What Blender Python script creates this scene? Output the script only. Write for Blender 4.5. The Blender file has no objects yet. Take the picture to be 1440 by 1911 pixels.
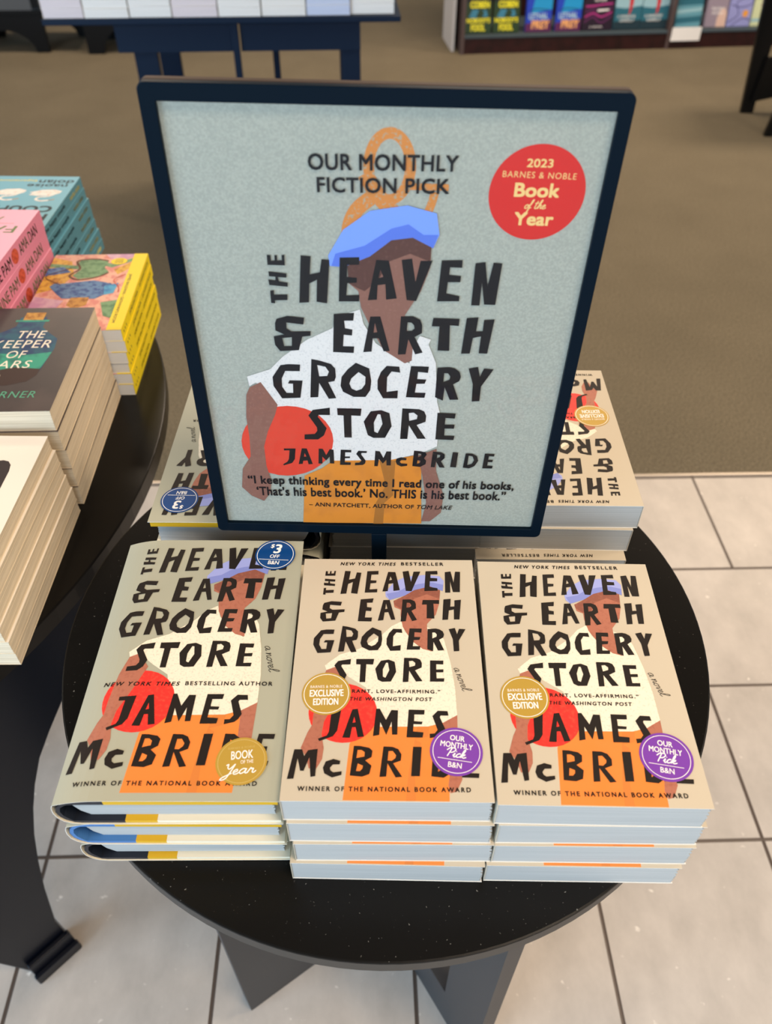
import bpy, bmesh, math, random
from mathutils import Vector, Matrix
from mathutils.geometry import tessellate_polygon

scene = bpy.context.scene
COL = scene.collection
random.seed(7)

# ------------------------------------------------------------------ camera, world, light, exposure
def link(o):
    COL.objects.link(o)
    return o

PITCH, YAW, ROLL = 0.7803, -0.0082, 0.0070
cp, sp = math.cos(PITCH), math.sin(PITCH)
fw = Vector((math.sin(YAW) * cp, math.cos(YAW) * cp, -sp))
rt = Vector((math.cos(YAW), -math.sin(YAW), 0))
up = rt.cross(fw)
r2 = rt * math.cos(ROLL) + up * math.sin(ROLL)
u2 = up * math.cos(ROLL) - rt * math.sin(ROLL)
cam = bpy.data.cameras.new('camera')
cam.sensor_fit = 'VERTICAL'
cam.sensor_height = 36.0
cam.lens = 36.0 * 1484.4 / 1911.0
cam.clip_start = 0.02
cam.clip_end = 60
cam.dof.use_dof = True
cam.dof.focus_distance = 0.66
cam.dof.aperture_fstop = 7.0
camo = link(bpy.data.objects.new('camera', cam))
camo.matrix_world = Matrix(((r2.x, u2.x, -fw.x, -0.0001), (r2.y, u2.y, -fw.y, -0.2352), (r2.z, u2.z, -fw.z, 1.3572), (0, 0, 0, 1)))
scene.camera = camo

scene.view_settings.view_transform = 'Standard'
scene.view_settings.look = 'None'
scene.view_settings.gamma = 1.0
scene.view_settings.use_curve_mapping = False
scene.view_settings.exposure = -0.16

w = bpy.data.worlds.new('store_ambient')
scene.world = w
w.use_nodes = True
w.node_tree.nodes['Background'].inputs[0].default_value = (0.90, 0.95, 1.0, 1)
w.node_tree.nodes['Background'].inputs[1].default_value = 0.42

def area(name, loc, target, sx, sy, power, color):
    l = bpy.data.lights.new(name, 'AREA')
    l.shape = 'RECTANGLE'
    l.size, l.size_y = sx, sy
    l.energy = power
    l.color = color
    o = link(bpy.data.objects.new(name, l))
    o.location = loc
    d = Vector(target) - Vector(loc)
    o.rotation_euler = d.to_track_quat('-Z', 'Y').to_euler()
    return o

WARM = (1.0, 0.80, 0.60)
COOL = (0.50, 0.75, 1.0)
area('shop_window_daylight', (-3.3, -2.3, 1.5), (0.1, 0.5, 0.6), 3.0, 2.2, 230, COOL)
area('poster_front_fill', (0.4, -4.3, 1.7), (0.0, 0.3, 0.9), 4.0, 2.2, 120, (0.78, 0.90, 1.0))  # added second daylight area, a fill to brighten the poster
for n_, x_, y_, p_ in (('over_shopper', 0.95, -0.65, 72), ('aisle_left', -2.7, 0.3, 62), ('aisle_right', 2.9, 1.0, 62),
                       ('back_left', -1.7, 4.3, 66), ('back_middle', 0.6, 4.1, 62), ('back_right', 2.6, 4.0, 90)):
    area('ceiling_lamp_' + n_, (x_, y_, 3.1), (x_, y_, 0), 1.2, 0.6, p_, WARM)

# ------------------------------------------------------------------ materials
def lin(h):
    if isinstance(h, str):
        h = h.lstrip('#')
        c = [int(h[i:i + 2], 16) / 255 for i in (0, 2, 4)]
    else:
        c = [v / 255 for v in h]
    return tuple((v / 12.92 if v <= 0.04045 else ((v + 0.055) / 1.055) ** 2.4) for v in c) + (1.0,)

MATS = {}
def mat(name, color, rough=0.5, spec=0.5, metal=0.0, speck=None, scale=400.0, lo=0.45, hi=0.62, bump=0.0):
    """principled surface; speck mixes a second colour in by noise (printed grain, dust, wear)"""
    m = bpy.data.materials.new(name)
    m.use_nodes = True
    nt = m.node_tree
    b = nt.nodes['Principled BSDF']
    b.inputs['Base Color'].default_value = lin(color)
    b.inputs['Roughness'].default_value = rough
    b.inputs['Specular IOR Level'].default_value = spec
    b.inputs['Metallic'].default_value = metal
    if speck is not None or bump:
        tc = nt.nodes.new('ShaderNodeTexCoord')
        n = nt.nodes.new('ShaderNodeTexNoise')
        n.inputs['Scale'].default_value = scale
        n.inputs['Detail'].default_value = 4.0
        nt.links.new(tc.outputs['Object'], n.inputs['Vector'])
        if speck is not None:
            r = nt.nodes.new('ShaderNodeMapRange')
            r.inputs['From Min'].default_value = lo
            r.inputs['From Max'].default_value = hi
            mx = nt.nodes.new('ShaderNodeMix')
            mx.data_type = 'RGBA'
            mx.inputs['A'].default_value = lin(color)
            mx.inputs['B'].default_value = lin(speck)
            nt.links.new(n.outputs['Fac'], r.inputs['Value'])
            nt.links.new(r.outputs['Result'], mx.inputs['Factor'])
            nt.links.new(mx.outputs['Result'], b.inputs['Base Color'])
        if bump:
            bp = nt.nodes.new('ShaderNodeBump')
            bp.inputs['Strength'].default_value = bump
            bp.inputs['Distance'].default_value = 0.002
            nt.links.new(n.outputs['Fac'], bp.inputs['Height'])
            nt.links.new(bp.outputs['Normal'], b.inputs['Normal'])
    MATS[name] = m
    return m

def pages_mat(name, a, b_, dens=3200.0, lo=0.35, hi=0.65):
    """cut paper: fine lines running along the leaves"""
    m = bpy.data.materials.new(name)
    m.use_nodes = True
    nt = m.node_tree
    b = nt.nodes['Principled BSDF']
    b.inputs['Roughness'].default_value = 0.85
    b.inputs['Specular IOR Level'].default_value = 0.2
    tc = nt.nodes.new('ShaderNodeTexCoord')
    mp = nt.nodes.new('ShaderNodeMapping')
    mp.inputs['Scale'].default_value = (6, 6, dens)
    n = nt.nodes.new('ShaderNodeTexNoise')
    n.inputs['Scale'].default_value = 1.0
    n.inputs['Detail'].default_value = 3.0
    r = nt.nodes.new('ShaderNodeMapRange')
    r.inputs['From Min'].default_value = lo
    r.inputs['From Max'].default_value = hi
    mx = nt.nodes.new('ShaderNodeMix')
    mx.data_type = 'RGBA'
    mx.inputs['A'].default_value = lin(a)
    mx.inputs['B'].default_value = lin(b_)
    nt.links.new(tc.outputs['Object'], mp.inputs['Vector'])
    nt.links.new(mp.outputs['Vector'], n.inputs['Vector'])
    nt.links.new(n.outputs['Fac'], r.inputs['Value'])
    nt.links.new(r.outputs['Result'], mx.inputs['Factor'])
    nt.links.new(mx.outputs['Result'], b.inputs['Base Color'])
    MATS[name] = m
    return m

mat('ink', (36, 30, 27), 0.45, 0.22)
mat('poster_ink', (16, 17, 22), 0.5, 0.25)
mat('poster_paper', (152, 156, 146), 0.55, 0.3, speck=(165, 168, 157), scale=650, lo=0.4, hi=0.66)
mat('poster_shirt', (212, 209, 205), 0.55, 0.3, speck=(192, 190, 188), scale=700, lo=0.53, hi=0.7)
mat('poster_trousers', (204, 128, 44), 0.55, 0.3, speck=(190, 118, 44), scale=60, lo=0.5, hi=0.7)
mat('poster_crease', (158, 102, 42), 0.55, 0.3)
mat('poster_ball', (206, 62, 44), 0.55, 0.3, speck=(196, 70, 52), scale=500, lo=0.55, hi=0.7)
mat('poster_skin', (130, 90, 78), 0.55, 0.3, speck=(140, 100, 88), scale=500, lo=0.55, hi=0.72)
mat('poster_hair', (84, 54, 48), 0.55, 0.3, speck=(98, 66, 60), scale=500, lo=0.55, hi=0.72)
mat('poster_cap', (116, 150, 226), 0.55, 0.3)
mat('poster_cap_band', (84, 114, 204), 0.55, 0.3)
mat('poster_amber', (196, 126, 62), 0.55, 0.3, speck=(166, 150, 124), scale=520, lo=0.56, hi=0.64)
mat('poster_red', (198, 40, 36), 0.55, 0.3)
mat('poster_gold', (226, 192, 124), 0.55, 0.3)
mat('cover_beige', (198, 186, 165), 0.45, 0.25)
mat('cover_white_card', (226, 222, 214), 0.6, 0.3)
mat('jacket_sage', (170, 169, 150), 0.42, 0.28)
mat('fig_shirt', (238, 228, 206), 0.42, 0.4, speck=(214, 204, 184), scale=600, lo=0.52, hi=0.7)
mat('fig_trousers', (240, 134, 60), 0.42, 0.4, speck=(228, 132, 56), scale=50, lo=0.5, hi=0.7)
mat('fig_crease', (214, 126, 58), 0.42, 0.4)
mat('fig_ball', (238, 52, 44), 0.42, 0.4, speck=(244, 74, 56), scale=400, lo=0.5, hi=0.7)
mat('fig_skin', (176, 110, 88), 0.42, 0.4, speck=(164, 98, 78), scale=350, lo=0.5, hi=0.7)
mat('fig_hair', (142, 84, 68), 0.42, 0.4, speck=(158, 98, 78), scale=350, lo=0.5, hi=0.7)
mat('fig_cap', (158, 166, 224), 0.42, 0.4)
mat('fig_cap_band', (130, 140, 206), 0.42, 0.4)
mat('sticker_gold', (192, 156, 66), 0.32, 0.5, 0.12)
mat('sticker_gold_rim', (214, 186, 112), 0.3, 0.5, 0.15)
mat('sticker_purple', (124, 66, 168), 0.3, 0.5)
mat('sticker_blue', (10, 66, 128), 0.3, 0.5)
mat('sticker_white', (246, 242, 238), 0.4, 0.4)
pages_mat('pages_white', (180, 180, 177), (158, 158, 156))
pages_mat('pages_cream', (214, 200, 172), (186, 168, 138), 1500, 0.38, 0.62)
pages_mat('pages_ivory', (222, 206, 180), (198, 180, 152), 900, 0.40, 0.66)
pages_mat('pages_bright', (226, 224, 220), (204, 202, 198))
mat('board_navy', (16, 22, 34), 0.5, 0.4)
mat('board_blue', (62, 112, 168), 0.5, 0.4)
mat('board_yellow', (206, 160, 30), 0.5, 0.3)
mat('board_cream', (224, 214, 190), 0.6, 0.3)
mat('table_black', (18, 17, 16), 0.28, 0.16, speck=(120, 118, 112), scale=420, lo=0.69, hi=0.74)
mat('table_edge', (52, 49, 46), 0.45, 0.25)
mat('ceiling_grey', (74, 69, 64), 0.9, 0.1)
mat('table_leg_grey', (54, 53, 54), 0.5, 0.35)
mat('lacquer_black', (13, 12, 12), 0.28, 0.25)
mat('leg_navy', (8, 12, 22), 0.32, 0.25)
mat('frame_navy', (5, 18, 29), 0.35, 0.06)
mat('frame_edge', (66, 52, 44), 0.5, 0.2)  # brown puts the ceiling light's warm reflection on the top edge into the colour
mat('table_navy', (10, 27, 48), 0.42, 0.15)
mat('mahogany', (50, 20, 20), 0.4, 0.4, speck=(34, 14, 14), scale=20, lo=0.4, hi=0.7)
mat('shelf_grey', (70, 84, 92), 0.4, 0.4)
mat('shelf_side', (88, 72, 70), 0.45, 0.4)
mat('metal_strip', (170, 158, 144), 0.35, 0.5, 0.4)

def pane_mat():
    m = bpy.data.materials.new('acrylic_pane')
    m.use_nodes = True
    nt = m.node_tree
    for n in list(nt.nodes):
        nt.nodes.remove(n)
    out = nt.nodes.new('ShaderNodeOutputMaterial')
    tr = nt.nodes.new('ShaderNodeBsdfTransparent')
    gl = nt.nodes.new('ShaderNodeBsdfGlossy')
    gl.inputs['Roughness'].default_value = 0.03
    fr = nt.nodes.new('ShaderNodeFresnel')
    fr.inputs['IOR'].default_value = 1.49
    mx = nt.nodes.new('ShaderNodeMixShader')
    sheen_cut = nt.nodes.new('ShaderNodeMath')                              # sheen cut down, standing in for the unseen shopper's dark reflection
    sheen_cut.operation = 'MULTIPLY'
    sheen_cut.inputs[1].default_value = 0.33
    nt.links.new(fr.outputs[0], sheen_cut.inputs[0])
    nt.links.new(sheen_cut.outputs[0], mx.inputs[0])
    nt.links.new(tr.outputs[0], mx.inputs[1])
    nt.links.new(gl.outputs[0], mx.inputs[2])
    nt.links.new(mx.outputs[0], out.inputs['Surface'])
    MATS['acrylic_pane'] = m
pane_mat()

def tile_mat():
    m = bpy.data.materials.new('floor_tile')
    m.use_nodes = True
    nt = m.node_tree
    b = nt.nodes['Principled BSDF']
    b.inputs['Roughness'].default_value = 0.38
    b.inputs['Specular IOR Level'].default_value = 0.4
    N, L = nt.nodes.new, nt.links.new
    def math_(op, a, b_=None, c=None):
        n = N('ShaderNodeMath')
        n.operation = op
        for i, v in enumerate((a, b_, c)):
            if v is None:
                continue
            if isinstance(v, (int, float)):
                n.inputs[i].default_value = v
            else:
                L(v, n.inputs[i])
        return n.outputs[0]
    tc = N('ShaderNodeTexCoord')
    sx = N('ShaderNodeSeparateXYZ')
    L(tc.outputs['Object'], sx.inputs[0])
    PX, PY, G = 0.304, 0.307, 0.0032
    last = math_('GREATER_THAN', sx.outputs[1], 2 * PY)            # the last course before the carpet is shifted
    xs = math_('SUBTRACT', sx.outputs[0], math_('MULTIPLY', last, 0.157))
    fx = math_('PINGPONG', xs, PX / 2)
    fx = math_('SUBTRACT', PX / 2, math_('ABSOLUTE', math_('SUBTRACT', math_('FLOORED_MODULO', xs, PX), PX / 2)))
    fy = math_('SUBTRACT', PY / 2, math_('ABSOLUTE', math_('SUBTRACT', math_('FLOORED_MODULO', sx.outputs[1], PY), PY / 2)))
    d = math_('MINIMUM', fx, fy)
    grout = math_('LESS_THAN', d, G)
    ramp = N('ShaderNodeMapRange')
    n1 = N('ShaderNodeTexNoise')
    mp = N('ShaderNodeMapping')
    mp.inputs['Scale'].default_value = (14, 9, 10)
    L(tc.outputs['Object'], mp.inputs['Vector'])
    L(mp.outputs['Vector'], n1.inputs['Vector'])
    n1.inputs['Scale'].default_value = 1.0
    n1.inputs['Detail'].default_value = 8
    n1.inputs['Roughness'].default_value = 0.65
    ramp.inputs['From Min'].default_value = 0.3
    ramp.inputs['From Max'].default_value = 0.7
    L(n1.outputs['Fac'], ramp.inputs['Value'])
    mx = N('ShaderNodeMix'); mx.data_type = 'RGBA'
    mx.inputs['A'].default_value = lin((174, 166, 158))
    mx.inputs['B'].default_value = lin((197, 188, 179))
    L(ramp.outputs['Result'], mx.inputs['Factor'])
    n2 = N('ShaderNodeTexNoise')
    n2.inputs['Scale'].default_value = 55
    n2.inputs['Detail'].default_value = 2
    L(tc.outputs['Object'], n2.inputs['Vector'])
    r2_ = N('ShaderNodeMapRange')
    r2_.inputs['From Min'].default_value = 0.70
    r2_.inputs['From Max'].default_value = 0.78
    L(n2.outputs['Fac'], r2_.inputs['Value'])
    mx2 = N('ShaderNodeMix'); mx2.data_type = 'RGBA'
    mx2.inputs['B'].default_value = lin((232, 224, 214))
    L(r2_.outputs['Result'], mx2.inputs['Factor'])
    L(mx.outputs['Result'], mx2.inputs['A'])
    mx3 = N('ShaderNodeMix'); mx3.data_type = 'RGBA'
    mx3.inputs['B'].default_value = lin((84, 72, 64))
    L(grout, mx3.inputs['Factor'])
    L(mx2.outputs['Result'], mx3.inputs['A'])
    L(mx3.outputs['Result'], b.inputs['Base Color'])
    bp = N('ShaderNodeBump')
    bp.inputs['Strength'].default_value = 0.4
    bp.inputs['Distance'].default_value = 0.002
    L(math_('MINIMUM', math_('DIVIDE', d, G), 1.0), bp.inputs['Height'])
    L(bp.outputs['Normal'], b.inputs['Normal'])
    MATS['floor_tile'] = m
tile_mat()

def carpet_mat():
    m = bpy.data.materials.new('carpet')
    m.use_nodes = True
    nt = m.node_tree
    b = nt.nodes['Principled BSDF']
    b.inputs['Roughness'].default_value = 0.95
    b.inputs['Specular IOR Level'].default_value = 0.1
    N, L = nt.nodes.new, nt.links.new
    tc = N('ShaderNodeTexCoord')
    a = N('ShaderNodeTexNoise'); a.inputs['Scale'].default_value = 230; a.inputs['Detail'].default_value = 3
    c = N('ShaderNodeTexNoise'); c.inputs['Scale'].default_value = 3.5; c.inputs['Detail'].default_value = 4
    L(tc.outputs['Object'], a.inputs['Vector']); L(tc.outputs['Object'], c.inputs['Vector'])
    r1 = N('ShaderNodeMapRange'); r1.inputs['From Min'].default_value = 0.3; r1.inputs['From Max'].default_value = 0.7
    L(a.outputs['Fac'], r1.inputs['Value'])
    mx = N('ShaderNodeMix'); mx.data_type = 'RGBA'
    mx.inputs['A'].default_value = lin((80, 74, 62)); mx.inputs['B'].default_value = lin((138, 127, 106))
    L(r1.outputs['Result'], mx.inputs['Factor'])
    mx2 = N('ShaderNodeMix'); mx2.data_type = 'RGBA'; mx2.blend_type = 'MULTIPLY'
    r2_ = N('ShaderNodeMapRange'); r2_.inputs['To Min'].default_value = 0.8; r2_.inputs['To Max'].default_value = 1.1
    L(c.outputs['Fac'], r2_.inputs['Value'])
    mx2.inputs['Factor'].default_value = 1.0
    L(mx.outputs['Result'], mx2.inputs['A']); L(r2_.outputs['Result'], mx2.inputs['B'])
    L(mx2.outputs['Result'], b.inputs['Base Color'])
    bp = N('ShaderNodeBump'); bp.inputs['Strength'].default_value = 0.6; bp.inputs['Distance'].default_value = 0.004
    L(a.outputs['Fac'], bp.inputs['Height']); L(bp.outputs['Normal'], b.inputs['Normal'])
    MATS['carpet'] = m
carpet_mat()

# ------------------------------------------------------------------ mesh helpers (millimetres in, metres out)
class MB:
    def __init__(s):
        s.v, s.f, s.m, s.names = [], [], [], []
    def mi(s, name):
        if name not in s.names:
            s.names.append(name)
        return s.names.index(name)
    def add(s, verts, faces, m):
        o = len(s.v)
        s.v += [tuple(p) for p in verts]
        k = s.mi(m)
        for f in faces:
            s.f.append([o + i for i in f]); s.m.append(k)
        return s
    def box(s, x0, x1, y0, y1, z0, z1, m):
        v = [(x, y, z) for z in (z0, z1) for y in (y0, y1) for x in (x0, x1)]
        return s.add(v, [(0, 2, 3, 1), (4, 5, 7, 6), (0, 1, 5, 4), (2, 6, 7, 3), (0, 4, 6, 2), (1, 3, 7, 5)], m)
    def prism(s, poly, fn, a, b, m, mside=None):
        """2-D outline (ccw) swept between a and b; fn(u, v, t) gives the point"""
        n = len(poly)
        tri = tessellate_polygon([[Vector((p[0], p[1], 0)) for p in poly]])
        s.add([fn(p[0], p[1], a) for p in poly], tri, m)
        s.add([fn(p[0], p[1], b) for p in poly], tri, m)
        v = [fn(p[0], p[1], a) for p in poly] + [fn(p[0], p[1], b) for p in poly]
        s.add(v, [(i, (i + 1) % n, n + (i + 1) % n, n + i) for i in range(n)], mside or m)
        return s
    def flat(s, loops, fn, m):
        """one filled flat shape: outer loop and holes"""
        vs = [Vector((p[0], p[1], 0)) for l in loops for p in l]
        tri = tessellate_polygon([[Vector((p[0], p[1], 0)) for p in l] for l in loops])
        tri = [t for t in tri if abs((vs[t[1]] - vs[t[0]]).cross(vs[t[2]] - vs[t[0]]).z) > 1e-7]
        tri = [t if (vs[t[1]] - vs[t[0]]).cross(vs[t[2]] - vs[t[0]]).z > 0 else (t[0], t[2], t[1]) for t in tri]
        return s.add([fn(p.x, p.y) for p in vs], tri, m)
    def disc(s, cx, cy, z0, z1, r, m, mside=None, seg=64, rtop=None):
        poly = [(cx + r * math.cos(2 * math.pi * i / seg), cy + r * math.sin(2 * math.pi * i / seg)) for i in range(seg)]
        return s.prism(poly, lambda u, v, t: (u, v, t), z0, z1, m, mside)
    def build(s, name, parent=None, smooth=False, bevel=0.0, seg=2, loc=None, fix=True):
        me = bpy.data.meshes.new(name)
        me.from_pydata([(x * .001, y * .001, z * .001) for x, y, z in s.v], [], s.f)
        for n in s.names:
            me.materials.append(MATS[n])
        me.polygons.foreach_set('material_index', s.m)
        if fix:
            bm = bmesh.new(); bm.from_mesh(me)
            if bevel or smooth:
                bmesh.ops.remove_doubles(bm, verts=bm.verts, dist=1e-6)
            bmesh.ops.recalc_face_normals(bm, faces=bm.faces)
            bm.to_mesh(me); bm.free()
        if smooth:
            me.polygons.foreach_set('use_smooth', [True] * len(me.polygons))
        me.update()
        o = link(bpy.data.objects.new(name, me))
        if parent:
            o.parent = parent
        if loc:
            o.location = [q * .001 for q in loc]
        if bevel:
            b = o.modifiers.new('bevel', 'BEVEL')
            b.width = bevel * .001; b.segments = seg; b.limit_method = 'ANGLE'; b.angle_limit = math.radians(40)
        return o

def tag(o, label, cat=None, group=None, kind=None):
    o['label'] = label
    if cat: o['category'] = cat
    if group: o['group'] = group
    if kind: o['kind'] = kind
    return o

Z0 = 860.0                                                          # measurements were taken from the paperback tops
def empty(name, x, y, z, rz=0.0):
    o = link(bpy.data.objects.new(name, None))
    o.empty_display_size = 0.05
    o.location = (x * .001, y * .001, (z + Z0) * .001)
    o.rotation_euler = (0, 0, math.radians(rz))
    return o

def dup(root, x, y, z, rz, rot=None):
    r = root.copy(); link(r)
    r.location = (x * .001, y * .001, (z + Z0) * .001)
    r.rotation_euler = rot or (0, 0, math.radians(rz))
    for ch in root.children:
        if ch.name.split('.')[0] == 'sticker':
            continue
        c = ch.copy(); link(c); c.parent = r
        for g in ch.children:
            d = g.copy(); link(d); d.parent = c
    return r

# flat lettering from the built-in font, fitted to a box
_tx = {}
def glyphs(txt, shear=0.0, space=1.0):
    k = (txt, shear, space)
    if k in _tx:
        return _tx[k]
    cu = bpy.data.curves.new('lettering', 'FONT')
    cu.body = txt; cu.size = 1.0; cu.shear = shear; cu.space_character = space
    cu.resolution_u = 3; cu.fill_mode = 'FRONT'
    ob = link(bpy.data.objects.new('lettering', cu))
    dg = bpy.context.evaluated_depsgraph_get()
    me = ob.evaluated_get(dg).to_mesh()
    vs = [(v.co.x, v.co.y) for v in me.vertices]
    fs = [tuple(p.vertices) for p in me.polygons]
    ob.evaluated_get(dg).to_mesh_clear()
    bpy.data.objects.remove(ob); bpy.data.curves.remove(cu)
    x0, x1 = min(v[0] for v in vs), max(v[0] for v in vs)
    y0, y1 = min(v[1] for v in vs), max(v[1] for v in vs)
    _tx[k] = ([((x - x0) / (x1 - x0), (y - y0) / (y1 - y0)) for x, y in vs], fs)
    return _tx[k]

def text(mb, txt, box, fn, m, bold=0.0, shear=0.0, space=1.0, rot=0.0):
    """box = x0, y0, width, height of the ink; rot turns about the box's lower left; bold letters are struck four times"""
    vs, fs = glyphs(txt, shear, space)
    x0, y0, w_, h_ = box
    a = math.radians(rot); ca, sa = math.cos(a), math.sin(a)
    b = bold * h_ * 1.3
    hits = [(0, 0)] if not b else [(b, b), (-b, b), (-b, -b), (b, -b)]
    for k, (ex, ey) in enumerate(hits):
        f = fn.lift(0.5 * k) if hasattr(fn, 'lift') else fn
        pts = [(b + u * (w_ - 2 * b) + ex, b + v * (h_ - 2 * b) + ey) for u, v in vs]
        mb.add([f(x0 + p[0] * ca - p[1] * sa, y0 + p[0] * sa + p[1] * ca) for p in pts], fs, m)

def smooth_line(pts, n=6):
    out = []
    P = [pts[0]] + list(pts) + [pts[-1]]
    for i in range(1, len(P) - 2):
        for k in range(n):
            t = k / n
            q = []
            for d in (0, 1):
                a, b, c, e = P[i - 1][d], P[i][d], P[i + 1][d], P[i + 2][d]
                q.append(0.5 * (2 * b + (c - a) * t + (2 * a - 5 * b + 4 * c - e) * t * t + (3 * b - a - 3 * c + e) * t ** 3))
            out.append(tuple(q))
    out.append(pts[-1])
    return out

def stroke(mb, pts, wd, fn, m, smooth=True):
    p = smooth_line(pts) if smooth else list(pts)
    L_, R_ = [], []
    for i in range(len(p)):
        a = p[max(0, i - 1)]; b = p[min(len(p) - 1, i + 1)]
        dx, dy = b[0] - a[0], b[1] - a[1]
        l = math.hypot(dx, dy) or 1
        nx, ny = -dy / l * wd / 2, dx / l * wd / 2
        L_.append((p[i][0] + nx, p[i][1] + ny)); R_.append((p[i][0] - nx, p[i][1] - ny))
    n = len(p)
    if hasattr(fn, 'lift'):
        F = [fn.lift(1.6 * i / n) for i in range(n)]
        mb.add([f(*q) for f, q in zip(F, L_)] + [f(*q) for f, q in zip(F, R_)], [(n + i, n + i + 1, i + 1, i) for i in range(n - 1)], m)
        return
    mb.add([fn(*q) for q in L_] + [fn(*q) for q in R_], [(n + i, n + i + 1, i + 1, i) for i in range(n - 1)], m)

def ring(mb, cx, cy, rx, ry, wd, fn, m, seg=56):
    o = [(cx + rx * math.cos(2 * math.pi * i / seg), cy + ry * math.sin(2 * math.pi * i / seg)) for i in range(seg)]
    q = [(cx + (rx - wd) * math.cos(2 * math.pi * i / seg), cy + (ry - wd) * math.sin(2 * math.pi * i / seg)) for i in range(seg)]
    mb.add([fn(*a) for a in o] + [fn(*a) for a in q], [(i, (i + 1) % seg, seg + (i + 1) % seg, seg + i) for i in range(seg)], m)

SCRIPT = {   # simple joined handwriting, unit = x-height
 'a': ([[(0.8, .9), (.4, 1), (.05, .55), (.2, .05), (.6, .3), (.82, .95), (.75, .2), (.95, .05), (1.15, .3)]], 1.1),
 'n': ([[(0, .8), (.15, .95), (.1, 0), (.3, .7), (.6, .95), (.7, .5), (.68, .1), (.85, .05), (1.05, .3)]], 1.0),
 'o': ([[(.5, .95), (.1, .6), (.2, .05), (.6, .1), (.75, .7), (.5, .95), (.7, .8), (1.0, .85)]], .95),
 'v': ([[(0, .85), (.15, .9), (.3, .05), (.5, .3), (.65, .95), (.9, .85)]], .85),
 'e': ([[(0, .35), (.5, .6), (.45, .95), (.1, .7), (.15, .1), (.5, .05), (.85, .35)]], .8),
 'l': ([[(0, .3), (.5, 1.5), (.45, 2.1), (.2, 1.6), (.15, .3), (.4, .0), (.8, .3)]], .75),
 'f': ([[(0, .3), (.5, 1.5), (.55, 2.1), (.3, 1.8), (.1, 0), (-.1, -1), (.05, -.9), (.2, 0), (.6, .3)]], .65),
 't': ([[(.35, 1.8), (.15, .3), (.4, .02), (.75, .3)], [(-.1, 1.25), (.7, 1.35)]], .7),
 'h': ([[(0, .3), (.45, 1.5), (.45, 2.1), (.25, 1.7), (.1, 0), (.3, .7), (.6, .9), (.65, .1), (.95, .2)]], .95),
 'r': ([[(0, .3), (.25, 1.05), (.35, .8), (.6, .85), (.55, .2), (.75, .05), (1.0, .4)]], .9),
 'i': ([[(0, .3), (.25, .95), (.2, .2), (.4, .02), (.65, .3)], [(.35, 1.35), (.42, 1.45)]], .6),
 'c': ([[(.7, .85), (.4, .98), (.05, .5), (.25, .02), (.75, .25)]], .75),
 'k': ([[(0, .3), (.45, 1.5), (.45, 2.1), (.25, 1.7), (.1, 0)], [(.15, .5), (.7, .95), (.55, .6), (.2, .5), (.6, .05), (1.1, .3)]], .9),
 'P': ([[(.45, 2.1), (.2, 0)], [(-.3, 1.5), (.1, 2.1), (.9, 2.2), (1.2, 1.7), (.8, 1.1), (.3, 1.05)]], 1.1),
 'Y': ([[(-.1, 1.9), (.15, 2.1), (.2, 1.4), (.5, 1.2), (1.0, 2.1)], [(1.0, 2.1), (.7, .6), (.3, -.7), (-.3, -.9), (-.1, -.4), (.9, .3)]], 1.0),
 ' ': ([], .5)}
def script(mb, word, x0, y0, xh, fn, m, wd, rot=0.0, slant=0.3, sx=1.0):
    a = math.radians(rot); ca, sa = math.cos(a), math.sin(a)
    cur = 0.0
    for ch in word:
        strokes, adv = SCRIPT[ch]
        for st in strokes:
            q = []
            for u, v in st:
                X = (cur + u) * sx * xh + v * slant * xh; Y = v * xh
                q.append((x0 + X * ca - Y * sa, y0 + X * sa + Y * ca))
            stroke(mb, q, wd, fn, m)
        cur += adv

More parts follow.
